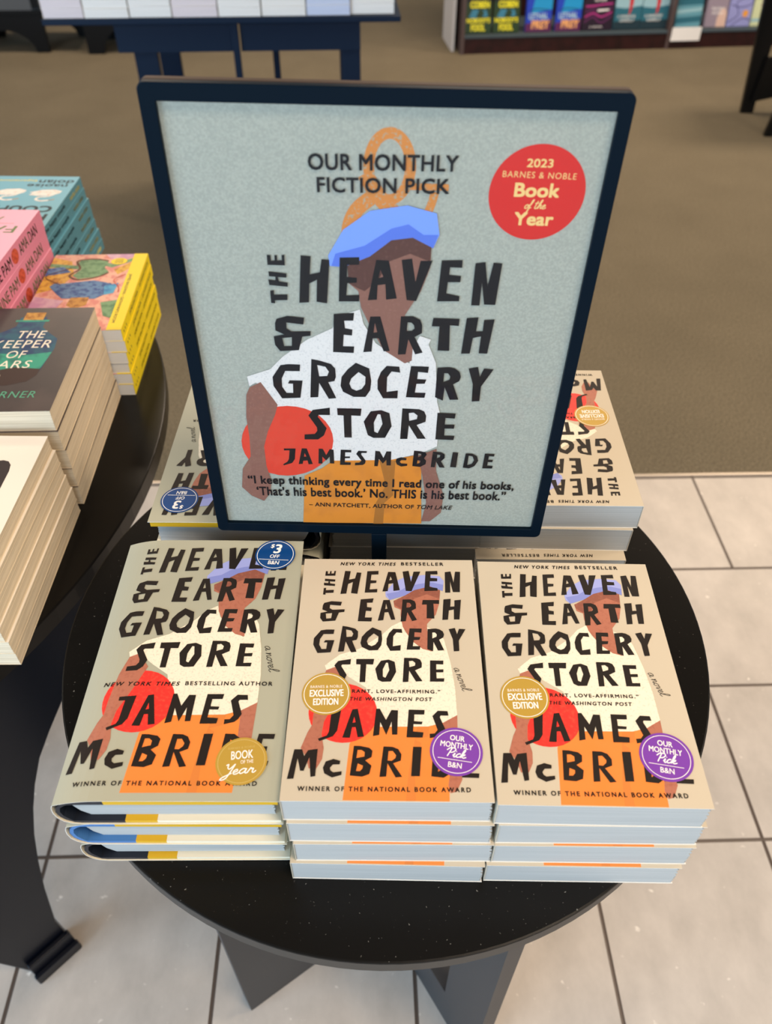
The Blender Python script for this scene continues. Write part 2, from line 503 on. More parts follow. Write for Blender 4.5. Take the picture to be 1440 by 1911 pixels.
# ------------------------------------------------------------------ cut-paper lettering and shapes (mm on their own sheet)
P_TITLE = [[[[-74.4,250.7],[-72.1,250.4],[-72.0,246.6],[-69.7,246.8],[-69.6,250.6],[-68.0,250.6],[-68.0,246.9],[-65.0,247.1],[-65.0,250.8],[-63.2,250.9],[-63.4,243.7],[-74.5,243.8]]],[[[-74.4,239.2],[-62.8,238.0],[-63.0,235.1],[-68.8,235.4],[-67.9,232.3],[-62.5,231.5],[-62.6,228.6],[-74.5,229.6],[-75.0,233.6],[-70.3,232.9],[-70.1,235.6],[-74.2,235.8]]],[[[-74.4,225.6],[-71.9,225.8],[-72.1,222.6],[-63.2,223.0],[-63.4,218.9],[-71.9,218.5],[-71.7,216.2],[-74.4,216.5]]],[[[-52.9,250.8],[-46.6,250.3],[-47.7,237.8],[-41.2,239.4],[-39.7,248.5],[-34.7,248.0],[-37.2,217.1],[-44.1,218.2],[-43.2,234.2],[-48.3,231.4],[-49.2,217.6],[-55.6,217.1]]],[[[-28.1,250.0],[-15.6,250.5],[-15.6,245.4],[-23.2,245.0],[-23.8,236.6],[-17.2,236.2],[-17.4,232.7],[-23.5,232.2],[-24.3,223.3],[-15.7,223.9],[-15.9,219.1],[-29.3,218.8]]],[[[-4.8,249.0],[3.3,248.6],[9.0,222.0],[2.0,220.9],[1.3,232.1],[-3.7,231.3],[-4.1,220.7],[-10.1,220.2]],[[-2.0,242.3],[-0.1,237.3],[-3.2,236.3]]],[[[11.4,249.3],[18.0,250.4],[20.9,234.1],[23.5,249.0],[31.1,249.2],[21.9,220.4],[15.6,220.9]]],[[[37.0,249.5],[50.2,250.1],[50.4,244.8],[42.6,245.0],[42.4,239.7],[50.1,239.0],[50.0,234.7],[41.9,234.6],[41.5,226.4],[50.3,224.5],[50.3,220.9],[35.8,220.5]]],[[[58.6,248.1],[64.9,249.1],[68.0,232.3],[70.1,248.8],[75.7,248.4],[74.5,218.8],[67.1,218.9],[64.1,234.7],[64.1,218.1],[58.6,218.1]]],[[[-71.9,204.5],[-64.4,206.9],[-53.1,205.8],[-53.9,200.6],[-65.5,201.9],[-65.5,197.2],[-62.3,194.9],[-49.2,195.4],[-49.5,191.9],[-55.2,191.1],[-58.1,180.1],[-71.2,179.0],[-74.4,184.0],[-74.8,190.8],[-67.4,192.4],[-73.3,195.5],[-73.1,201.2]],[[-69.1,189.6],[-62.4,190.4],[-62.8,183.3],[-68.1,182.9]]],[[[-33.0,209.2],[-19.3,210.5],[-19.9,204.5],[-26.1,204.3],[-25.6,198.5],[-20.6,197.5],[-20.9,192.9],[-26.6,193.3],[-27.2,184.1],[-19.5,184.1],[-19.9,178.8],[-34.3,179.2]]],[[[-8.4,207.9],[-1.7,208.2],[5.2,181.1],[1.0,180.7],[-2.5,191.1],[-6.6,191.0],[-7.4,180.3],[-13.2,179.7]],[[-5.3,203.2],[-3.6,196.0],[-6.1,195.5]]],[[[12.2,208.6],[20.5,208.8],[25.4,206.2],[26.8,202.3],[27.0,196.0],[22.1,192.8],[28.2,180.4],[23.1,178.8],[17.9,190.9],[16.3,178.7],[11.0,178.3]],[[16.9,204.2],[19.5,204.0],[21.3,202.1],[21.8,199.4],[19.8,197.6],[16.5,197.3]]],[[[34.1,207.9],[51.8,207.6],[51.7,202.2],[45.6,202.6],[46.6,182.2],[38.5,182.4],[38.6,201.5],[33.4,201.5]]],[[[56.6,208.4],[64.4,209.1],[63.8,198.2],[68.3,198.5],[68.4,207.2],[75.4,207.8],[73.2,180.7],[67.3,180.8],[67.6,194.5],[62.1,193.1],[61.1,180.5],[55.1,180.2]]],[[[-72.0,167.3],[-66.3,168.3],[-58.0,168.1],[-58.5,162.5],[-68.9,162.4],[-71.9,155.8],[-72.1,148.6],[-69.3,143.3],[-64.4,143.3],[-64.1,151.5],[-67.7,151.6],[-66.4,154.4],[-57.0,154.4],[-59.4,139.1],[-72.9,138.2],[-78.3,149.1],[-78.4,157.0]]],[[[-49.8,173.0],[-44.3,171.9],[-36.2,169.2],[-33.2,165.5],[-32.9,158.3],[-34.0,154.7],[-38.5,153.5],[-33.1,139.5],[-38.6,138.8],[-45.1,152.8],[-46.3,140.1],[-52.1,139.6]],[[-45.9,168.1],[-40.1,166.8],[-37.8,162.6],[-39.1,158.9],[-44.8,158.4]]],[[[-18.5,170.7],[-9.0,166.1],[-7.5,155.5],[-8.2,147.4],[-11.6,141.2],[-20.4,141.0],[-28.0,145.4],[-29.7,150.6],[-28.8,158.4],[-24.3,165.1]],[[-16.6,162.9],[-11.6,158.9],[-11.9,152.5],[-14.5,148.2],[-18.2,146.5],[-21.7,148.3],[-23.3,152.6],[-21.9,157.2]]],[[[3.4,168.7],[12.3,168.2],[13.1,163.2],[6.9,164.0],[3.9,158.9],[3.7,146.1],[11.9,147.6],[11.7,140.6],[1.2,140.3],[-2.9,148.5],[-3.0,156.2],[-0.7,163.3]]],[[[20.6,169.0],[33.3,168.8],[32.9,163.5],[25.8,164.2],[25.5,158.0],[32.1,157.7],[31.0,154.1],[25.1,153.8],[24.3,146.1],[32.1,146.0],[31.5,141.6],[17.9,141.7]]],[[[39.4,168.0],[47.8,168.7],[51.7,167.8],[55.4,164.8],[56.6,160.7],[55.7,157.0],[51.5,154.1],[56.4,140.6],[50.1,140.3],[45.6,151.4],[45.1,139.4],[39.2,142.3]],[[44.4,163.6],[47.2,163.5],[49.0,160.9],[48.7,158.0],[44.4,155.9]]],[[[61.5,167.9],[68.0,169.4],[70.2,161.1],[72.4,168.2],[79.2,167.6],[71.8,152.7],[71.9,139.7],[66.4,139.2],[65.7,154.8]]],[[[-50.9,128.2],[-38.1,130.6],[-38.3,123.7],[-46.6,123.7],[-47.5,122.0],[-41.1,111.1],[-43.5,104.0],[-48.0,100.0],[-58.5,99.7],[-58.2,104.5],[-50.3,105.4],[-48.3,108.5],[-48.5,111.8],[-54.4,122.9]]],[[[-32.8,130.3],[-14.6,130.4],[-15.3,123.6],[-22.3,123.8],[-22.2,102.5],[-27.8,102.5],[-28.1,123.6],[-32.5,123.9]]],[[[-7.8,128.1],[0.1,129.4],[6.2,126.7],[8.1,114.4],[3.3,103.0],[-5.6,102.7],[-9.9,105.3],[-13.0,118.3]],[[-2.5,125.6],[-0.5,125.4],[1.2,116.6],[-2.4,107.4],[-5.0,108.9],[-5.4,117.5]]],[[[15.7,131.5],[28.2,131.0],[32.0,129.1],[33.7,124.9],[33.5,119.4],[26.9,116.1],[34.5,103.0],[28.1,102.8],[21.1,115.7],[20.4,102.4],[14.9,102.2]],[[20.6,127.3],[24.2,127.8],[27.2,125.2],[26.9,121.8],[21.2,119.9]]],[[[42.0,128.1],[55.5,127.6],[55.2,123.0],[48.2,123.5],[48.1,116.9],[55.5,117.1],[55.3,113.4],[48.2,113.4],[48.5,106.3],[56.2,106.3],[55.8,102.3],[41.9,102.6]]]]
P_AUTHOR = [[[[-75.0,90.0],[-66.0,90.3],[-67.2,79.5],[-69.6,75.3],[-76.4,72.6],[-76.8,73.8],[-73.3,76.5],[-71.9,79.3],[-70.8,88.3],[-75.2,88.2]]],[[[-61.2,90.6],[-57.3,90.6],[-53.3,74.7],[-56.7,74.3],[-57.3,78.3],[-60.7,77.8],[-61.3,74.6],[-64.5,74.3]],[[-59.2,86.0],[-58.0,82.3],[-59.9,82.1]]],[[[-48.0,90.7],[-44.8,90.6],[-42.4,84.2],[-39.6,90.3],[-36.5,89.9],[-36.3,75.7],[-39.7,75.8],[-39.7,82.8],[-42.6,78.7],[-45.5,82.7],[-45.6,75.4],[-48.8,75.3]]],[[[-30.9,90.1],[-22.7,90.1],[-22.8,87.6],[-27.5,87.6],[-27.7,83.2],[-23.7,83.3],[-23.9,81.7],[-27.7,81.5],[-28.0,77.3],[-23.2,77.2],[-23.5,74.6],[-31.8,74.5]]],[[[-17.2,89.4],[-10.6,89.2],[-10.7,87.4],[-14.8,87.3],[-15.1,85.8],[-11.5,79.4],[-12.0,76.4],[-13.7,74.9],[-20.0,74.3],[-19.9,76.9],[-16.6,77.2],[-14.8,79.3],[-18.9,86.2]]],[[[-4.0,89.8],[-0.5,89.3],[2.4,82.6],[4.7,89.5],[8.4,89.4],[8.3,75.0],[5.0,75.0],[4.7,80.6],[2.0,76.8],[-1.1,81.4],[-2.0,73.9],[-4.7,74.0]]],[[[12.9,82.3],[16.3,83.8],[20.6,82.8],[20.3,80.7],[16.4,80.8],[15.4,79.1],[16.5,77.3],[21.3,77.0],[21.3,75.1],[16.6,74.1],[13.1,76.2],[12.1,79.5]]],[[[26.1,90.8],[30.7,90.4],[34.9,89.3],[36.2,87.1],[34.2,83.2],[36.1,80.6],[35.7,77.1],[31.5,74.1],[25.4,74.9]],[[29.6,87.8],[31.7,87.7],[31.9,85.7],[29.5,84.1]],[[29.3,81.0],[31.5,80.7],[31.3,78.3],[28.9,77.4]]],[[[40.8,90.2],[47.1,89.6],[50.2,87.5],[50.3,83.8],[47.7,80.4],[51.0,73.8],[46.9,74.0],[43.8,80.3],[43.1,74.1],[40.0,74.2]],[[44.4,87.3],[46.6,86.9],[46.5,84.5],[44.3,83.5]]],[[[56.3,89.9],[60.5,89.6],[60.0,74.4],[55.3,74.7]]],[[[66.5,89.1],[71.5,88.9],[75.5,86.4],[76.8,81.8],[74.4,76.2],[70.4,73.7],[65.4,74.4]],[[68.9,87.0],[72.1,86.1],[73.6,82.2],[72.1,78.4],[68.7,76.9]]],[[[81.4,89.3],[88.9,89.0],[88.8,86.6],[84.8,86.9],[84.6,83.0],[88.3,82.9],[88.0,80.7],[84.5,80.8],[84.4,76.8],[88.8,76.6],[88.6,74.1],[80.8,74.1]]]]
P_FIG = {"shirt":[[[-96.8,156.8],[-79.5,163.6],[-70.0,174.2],[-52.0,188.7],[-34.7,197.9],[-24.5,209.5],[-15.4,213.1],[-13.0,202.3],[-4.5,187.0],[11.1,175.4],[19.5,171.1],[20.3,181.7],[25.7,193.7],[33.5,190.9],[32.0,187.0],[38.0,172.0],[41.1,137.7],[43.5,128.8],[43.7,95.5],[30.8,87.6],[8.0,80.6],[-36.4,78.5],[-41.4,102.8],[-76.9,129.9],[-86.2,147.5],[-91.1,151.6],[-95.9,148.3]]],"arm":[[[-96.0,147.2],[-87.5,152.2],[-76.7,132.2],[-79.2,123.0],[-86.2,106.3],[-90.3,91.6],[-90.2,71.3],[-87.6,55.5],[-89.8,41.8],[-95.6,32.7],[-105.2,38.5],[-112.2,48.0],[-109.4,68.1],[-101.8,81.2],[-100.8,101.1],[-101.2,120.1],[-99.0,140.5]]],"trousers":[[[-46.4,70.0],[-36.4,79.3],[8.0,80.6],[29.0,86.3],[32.7,69.7],[35.6,9.8],[-64.5,6.6],[-60.5,61.7]]],"leg":[[[-0.6,79.1],[11.9,80.0],[10.9,42.1],[4.0,33.5],[3.3,8.7],[-5.0,8.5],[-3.1,33.2],[4.7,52.9]]],"hand":[[[29.0,85.1],[43.5,93.0],[44.4,70.1],[52.1,43.3],[51.4,23.5],[42.7,12.9],[35.5,12.7],[38.5,34.5],[33.9,64.5]]],"cap":[[[-35.3,251.3],[-25.4,268.5],[-8.9,280.8],[13.8,284.7],[31.9,280.1],[34.4,266.5],[31.0,257.6],[17.9,264.3],[4.6,262.3],[-8.8,251.2],[-25.9,243.4],[-34.5,244.0]]],"capband":[[[-30.8,252.5],[-12.2,258.3],[4.4,269.9],[14.9,272.9],[24.5,266.3],[33.8,266.5],[31.0,257.6],[17.9,264.3],[4.6,262.3],[-8.8,251.2],[-25.9,243.4],[-33.5,244.0]]],"head":[[[-23.2,244.2],[-8.8,251.2],[4.6,262.3],[17.9,264.3],[29.9,258.6],[30.0,244.8],[24.7,227.6],[18.1,215.6],[14.8,209.5],[15.8,201.3],[21.2,184.4],[20.9,173.4],[16.1,171.0],[0.8,181.7],[-8.6,200.6],[-14.7,214.8],[-16.4,226.6],[-22.7,232.2]]],"hair":[[[-23.2,244.2],[-8.8,251.2],[4.6,262.3],[17.9,264.3],[29.9,258.6],[29.5,248.5],[16.6,253.6],[3.2,247.8],[-3.5,234.6],[-12.2,226.7],[-16.4,228.5],[-22.7,232.2]]],"ball":[[[-36.4,98.8],[-37.3,92.0],[-39.5,85.2],[-43.1,78.9],[-47.8,73.2],[-53.5,68.4],[-60.0,64.8],[-67.1,62.5],[-74.3,61.5],[-81.4,62.0],[-88.2,64.0],[-94.2,67.2],[-99.3,71.7],[-103.3,77.1],[-106.0,83.3],[-107.3,89.9],[-107.3,96.8],[-105.8,103.5],[-103.1,110.0],[-99.3,115.9],[-94.5,121.0],[-88.9,125.3],[-82.7,128.5],[-76.2,130.5],[-69.5,131.3],[-62.9,130.8],[-56.6,129.2],[-50.8,126.3],[-45.8,122.4],[-41.7,117.5],[-38.7,111.8],[-36.9,105.5]]]}
C_TITLE = [[[[18.5,197.4],[20.2,197.3],[20.2,194.5],[21.9,194.7],[22.1,197.5],[23.2,197.5],[23.1,194.8],[25.3,195.0],[25.5,197.6],[26.8,197.8],[26.5,192.6],[18.3,192.4]]],[[[18.3,189.2],[26.8,188.4],[26.6,186.3],[22.3,186.4],[22.9,184.2],[26.8,183.7],[26.7,181.6],[17.9,182.2],[17.7,185.0],[21.1,184.6],[21.4,186.6],[18.3,186.7]]],[[[17.9,179.3],[19.8,179.5],[19.6,177.1],[26.1,177.5],[25.9,174.5],[19.6,174.2],[19.7,172.5],[17.7,172.6]]],[[[34.4,197.8],[39.0,197.5],[37.9,188.4],[42.8,189.7],[44.1,196.3],[47.8,196.0],[45.2,173.6],[40.1,174.3],[41.2,185.9],[37.3,183.8],[36.3,173.8],[31.6,173.3]]],[[[52.7,197.6],[61.9,198.1],[61.8,194.3],[56.2,194.0],[55.6,187.9],[60.4,187.7],[60.1,185.2],[55.6,184.7],[54.9,178.2],[61.2,178.8],[61.0,175.3],[51.1,174.9]]],[[[69.9,197.1],[75.8,196.9],[79.4,177.7],[74.2,176.8],[74.0,184.9],[70.2,184.3],[69.7,176.6],[65.3,176.2]],[[71.8,192.3],[73.1,188.7],[70.8,187.9]]],[[[81.8,197.5],[86.7,198.4],[88.5,186.6],[90.8,197.5],[96.4,197.7],[88.8,176.7],[84.2,177.0]]],[[[100.7,198.0],[110.4,198.6],[110.5,194.8],[104.7,194.8],[104.5,191.0],[110.1,190.6],[109.9,187.4],[103.9,187.3],[103.5,181.3],[109.9,180.1],[109.9,177.5],[99.1,177.0]]],[[[116.6,197.3],[121.3,198.1],[123.2,185.9],[125.1,197.9],[129.2,197.7],[127.7,176.2],[122.2,176.2],[120.4,187.6],[120.0,175.6],[115.9,175.6]]],[[[19.2,164.0],[24.9,165.8],[33.2,165.2],[32.4,161.4],[23.9,162.2],[23.8,158.8],[26.1,157.2],[35.8,157.7],[35.5,155.1],[31.3,154.5],[28.9,146.5],[19.2,145.5],[16.9,149.1],[16.9,154.0],[22.3,155.3],[18.1,157.4],[18.3,161.6]],[[21.0,153.3],[26.0,153.9],[25.5,148.8],[21.6,148.4]]],[[[48.1,167.9],[58.3,169.0],[57.6,164.7],[53.1,164.5],[53.3,160.2],[57.0,159.6],[56.6,156.2],[52.5,156.5],[51.8,149.8],[57.4,149.8],[57.0,146.0],[46.4,146.1]]],[[[66.2,167.3],[71.2,167.6],[75.6,148.0],[72.5,147.7],[70.2,155.2],[67.2,155.0],[66.3,147.3],[62.0,146.8]],[[68.4,163.9],[69.5,158.7],[67.7,158.3]]],[[[81.5,168.0],[87.6,168.3],[91.1,166.5],[92.0,163.6],[92.0,159.1],[88.4,156.7],[92.6,147.8],[88.8,146.6],[85.2,155.3],[83.8,146.4],[79.8,146.1]],[[84.8,164.9],[86.7,164.8],[88.0,163.5],[88.3,161.5],[86.8,160.2],[84.4,159.9]]],[[[97.6,167.8],[110.6,167.8],[110.5,163.9],[106.0,164.1],[106.2,149.3],[100.2,149.4],[100.7,163.2],[96.9,163.1]]],[[[114.2,168.5],[120.0,169.1],[119.2,161.2],[122.6,161.4],[122.9,167.7],[128.1,168.3],[125.8,148.6],[121.5,148.6],[122.0,158.5],[117.9,157.4],[116.8,148.3],[112.4,148.0]]],[[[18.3,137.0],[22.6,137.8],[28.7,137.8],[28.2,133.7],[20.5,133.5],[18.1,128.7],[17.8,123.5],[19.8,119.6],[23.4,119.7],[23.8,125.7],[21.1,125.7],[22.2,127.8],[29.1,127.8],[26.9,116.7],[17.0,115.9],[13.3,123.7],[13.4,129.5]]],[[[34.8,141.4],[38.9,140.7],[44.8,138.8],[46.9,136.2],[46.9,131.0],[46.1,128.4],[42.7,127.4],[46.4,117.3],[42.3,116.7],[37.8,126.9],[36.7,117.6],[32.4,117.2]],[[37.6,138.0],[41.8,137.1],[43.4,134.0],[42.4,131.3],[38.2,130.9]]],[[[57.9,140.2],[64.8,137.0],[65.6,129.3],[64.9,123.4],[62.3,118.9],[55.8,118.6],[50.3,121.7],[49.1,125.4],[50.0,131.1],[53.5,136.0]],[[59.1,134.5],[62.7,131.7],[62.4,127.0],[60.3,123.9],[57.5,122.6],[55.0,123.9],[53.9,127.0],[55.1,130.3]]],[[[74.0,139.0],[80.6,138.8],[81.0,135.1],[76.5,135.6],[74.1,131.9],[73.7,122.6],[79.8,123.8],[79.4,118.7],[71.7,118.4],[68.9,124.2],[69.0,129.8],[70.9,135.0]]],[[[86.7,139.5],[96.0,139.4],[95.7,135.6],[90.4,136.0],[90.1,131.5],[94.9,131.4],[94.0,128.8],[89.7,128.5],[88.9,122.8],[94.6,122.9],[94.1,119.7],[84.1,119.6]]],[[[100.6,139.0],[106.8,139.6],[109.6,138.9],[112.3,136.9],[113.1,133.9],[112.3,131.2],[109.1,129.0],[112.5,119.3],[107.8,119.0],[104.7,127.0],[104.1,118.3],[99.8,120.3]],[[104.1,135.8],[106.2,135.8],[107.5,133.9],[107.2,131.8],[103.9,130.2]]],[[[116.9,139.1],[121.7,140.3],[123.1,134.3],[124.9,139.5],[129.9,139.2],[124.1,128.3],[123.9,118.8],[119.8,118.4],[119.6,129.7]]],[[[32.9,108.9],[42.5,110.8],[42.2,105.9],[36.1,105.7],[35.4,104.5],[39.8,96.7],[37.8,91.4],[34.5,88.5],[26.7,88.1],[27.0,91.7],[32.9,92.4],[34.4,94.7],[34.4,97.0],[30.3,105.0]]],[[[46.4,110.7],[59.8,111.0],[59.1,106.0],[54.0,106.1],[53.5,90.6],[49.4,90.6],[49.7,105.9],[46.5,106.0]]],[[[64.8,109.4],[70.6,110.5],[75.1,108.5],[76.2,99.7],[72.3,91.3],[65.8,91.0],[62.7,92.8],[60.7,102.3]],[[68.7,107.7],[70.1,107.6],[71.1,101.2],[68.3,94.5],[66.4,95.5],[66.3,101.7]]],[[[82.2,112.2],[91.4,112.0],[94.2,110.6],[95.3,107.6],[95.1,103.7],[90.1,101.1],[95.4,91.8],[90.6,91.5],[85.8,100.8],[85.0,91.1],[80.9,90.9]],[[85.7,109.2],[88.4,109.6],[90.5,107.7],[90.2,105.3],[86.0,103.9]]],[[[101.5,110.0],[111.5,109.9],[111.2,106.5],[106.0,106.7],[105.8,102.0],[111.2,102.2],[111.0,99.6],[105.8,99.5],[105.8,94.3],[111.5,94.4],[111.1,91.5],[100.9,91.5]]]]
C_AUTHOR = [[[[25.7,67.1],[37.2,67.8],[35.1,51.0],[32.3,46.7],[23.1,42.9],[22.1,44.8],[28.0,47.3],[29.3,50.2],[30.2,64.3],[25.8,64.2]]],[[[45.0,67.9],[48.8,68.5],[53.8,46.6],[49.4,46.1],[47.8,53.9],[45.3,53.8],[44.1,45.6],[38.8,45.7]],[[46.6,62.3],[47.7,57.7],[45.5,57.2]]],[[[61.9,68.6],[64.5,68.7],[68.9,59.7],[72.7,67.7],[77.4,67.5],[76.8,48.4],[73.2,48.3],[72.9,58.4],[69.2,48.1],[64.9,58.0],[64.3,48.0],[60.0,47.1]]],[[[85.0,68.1],[96.3,67.9],[95.9,64.2],[88.9,64.2],[88.6,59.0],[94.6,58.5],[94.0,56.4],[88.2,56.6],[87.8,50.9],[95.0,50.2],[94.3,46.3],[83.2,46.3]]],[[[101.6,63.1],[105.6,67.4],[112.5,67.1],[113.0,63.5],[107.4,63.5],[106.8,62.2],[110.2,53.0],[108.3,49.2],[106.0,47.4],[99.3,45.8],[99.3,49.2],[102.7,49.5],[104.9,52.2]]],[[[6.6,36.6],[11.9,36.7],[13.7,31.7],[16.0,36.1],[22.5,37.1],[22.1,17.3],[19.0,16.7],[17.3,30.9],[14.1,21.0],[11.8,21.1],[9.4,30.1],[7.8,15.4],[3.5,15.1]]],[[[28.5,27.9],[33.6,29.8],[38.3,28.4],[38.0,25.9],[33.4,25.7],[31.6,23.3],[32.1,21.4],[33.9,20.1],[39.6,20.9],[39.5,18.3],[33.3,16.4],[28.0,19.3],[26.9,23.3]]],[[[47.1,39.6],[51.4,39.5],[57.6,38.2],[59.9,36.0],[59.3,31.3],[55.1,28.9],[59.4,25.1],[58.0,19.0],[53.2,17.2],[45.1,17.9]],[[49.7,36.6],[52.5,36.6],[54.6,35.0],[54.5,31.7],[49.1,30.5]],[[50.1,26.7],[53.7,25.1],[53.4,23.0],[51.7,21.1],[49.1,21.1]]],[[[67.4,39.3],[73.7,39.0],[77.4,37.4],[79.6,33.5],[79.1,28.9],[73.9,26.9],[79.9,17.3],[75.6,16.8],[70.1,27.1],[69.3,17.4],[64.8,17.1]],[[70.8,35.9],[73.7,36.0],[76.0,32.8],[75.5,30.8],[73.0,28.7],[70.2,28.9]]],[[[87.6,39.2],[93.5,39.2],[91.7,17.8],[85.9,17.8]]],[[[101.4,39.1],[107.4,38.9],[112.9,34.7],[113.9,26.8],[112.0,19.8],[107.6,16.9],[99.4,17.8]],[[105.4,35.1],[107.7,33.7],[108.9,28.2],[108.0,23.6],[103.9,21.1]]],[[[123.3,38.8],[134.0,38.5],[133.5,35.0],[126.4,35.4],[125.7,30.1],[129.9,29.9],[129.5,26.8],[125.2,27.0],[124.4,20.3],[131.5,20.1],[130.9,16.9],[119.6,17.2]]]]
C_FIG = {"cap":[[[67.6,175.5],[74.7,186.2],[83.7,192.0],[99.2,194.1],[112.0,192.9],[115.3,187.8],[114.0,177.1],[103.8,182.0],[91.0,177.9],[83.3,172.2],[71.3,167.4],[68.0,170.9]]],"capband":[[[68.5,173.9],[78.3,176.3],[84.8,181.2],[95.0,184.5],[105.3,186.2],[114.7,183.7],[114.0,177.1],[103.8,182.0],[91.0,177.9],[83.3,172.2],[71.3,167.4]]],"head":[[[83.3,172.2],[91.0,177.9],[103.8,182.0],[111.9,177.9],[110.5,164.2],[107.5,153.2],[100.3,144.0],[100.1,138.0],[103.3,127.7],[103.4,118.3],[96.4,120.4],[88.3,127.7],[81.4,141.0],[79.8,151.7],[79.9,157.9],[75.0,160.3],[74.2,166.6]]],"hair":[[[83.3,172.2],[91.0,177.9],[103.8,182.0],[111.9,177.9],[111.0,169.0],[101.0,173.8],[90.7,169.0],[85.5,157.9],[79.9,158.7],[75.0,162.6],[74.2,166.6]]],"shirt":[[[23.2,105.0],[33.9,114.8],[49.0,120.5],[65.6,133.6],[72.9,141.8],[80.3,146.3],[83.1,136.5],[89.5,127.0],[102.8,117.9],[102.1,129.1],[100.2,141.0],[109.1,136.5],[112.9,129.1],[114.3,121.9],[116.9,107.7],[119.0,86.0],[119.2,64.1],[108.9,57.9],[98.3,54.9],[61.2,54.3],[54.2,86.1],[42.6,94.1],[30.8,103.6],[24.6,100.9]]],"arm":[[[24.6,100.9],[30.8,103.6],[39.2,92.7],[32.0,73.1],[25.5,58.1],[24.4,48.3],[26.5,37.7],[25.9,29.6],[22.5,22.8],[17.3,22.8],[15.2,30.8],[10.8,37.7],[14.6,49.6],[17.4,55.6],[17.7,65.5],[20.2,86.1]]],"trousers":[[[50.2,54.4],[98.3,55.5],[110.6,59.8],[113.3,50.6],[110.7,0.6],[41.0,0.8],[44.0,41.2]]],"leg":[[[90.6,54.3],[99.4,54.9],[98.0,47.0],[89.2,44.7],[93.4,42.3],[88.4,20.5],[88.8,0.7],[82.2,0.7],[84.3,20.5]]],"hand":[[[108.9,58.6],[119.2,64.1],[118.6,48.2],[118.0,24.9],[120.0,16.0],[115.7,7.2],[111.6,6.2],[110.4,11.6],[112.0,20.4],[109.2,36.4]]],"ball":[[[62.8,64.8],[62.3,60.2],[61.0,55.8],[58.8,51.8],[55.8,48.4],[52.3,45.6],[48.2,43.5],[43.8,42.2],[39.2,41.8],[34.6,42.2],[30.1,43.5],[25.9,45.6],[22.1,48.4],[19.0,51.9],[16.5,55.9],[14.9,60.3],[14.1,64.9],[14.3,69.6],[15.4,74.1],[17.4,78.3],[20.3,82.1],[23.9,85.2],[28.1,87.5],[32.8,88.9],[37.6,89.4],[42.5,88.9],[47.3,87.5],[51.6,85.2],[55.5,82.0],[58.6,78.3],[60.9,74.1],[62.3,69.5]]]}
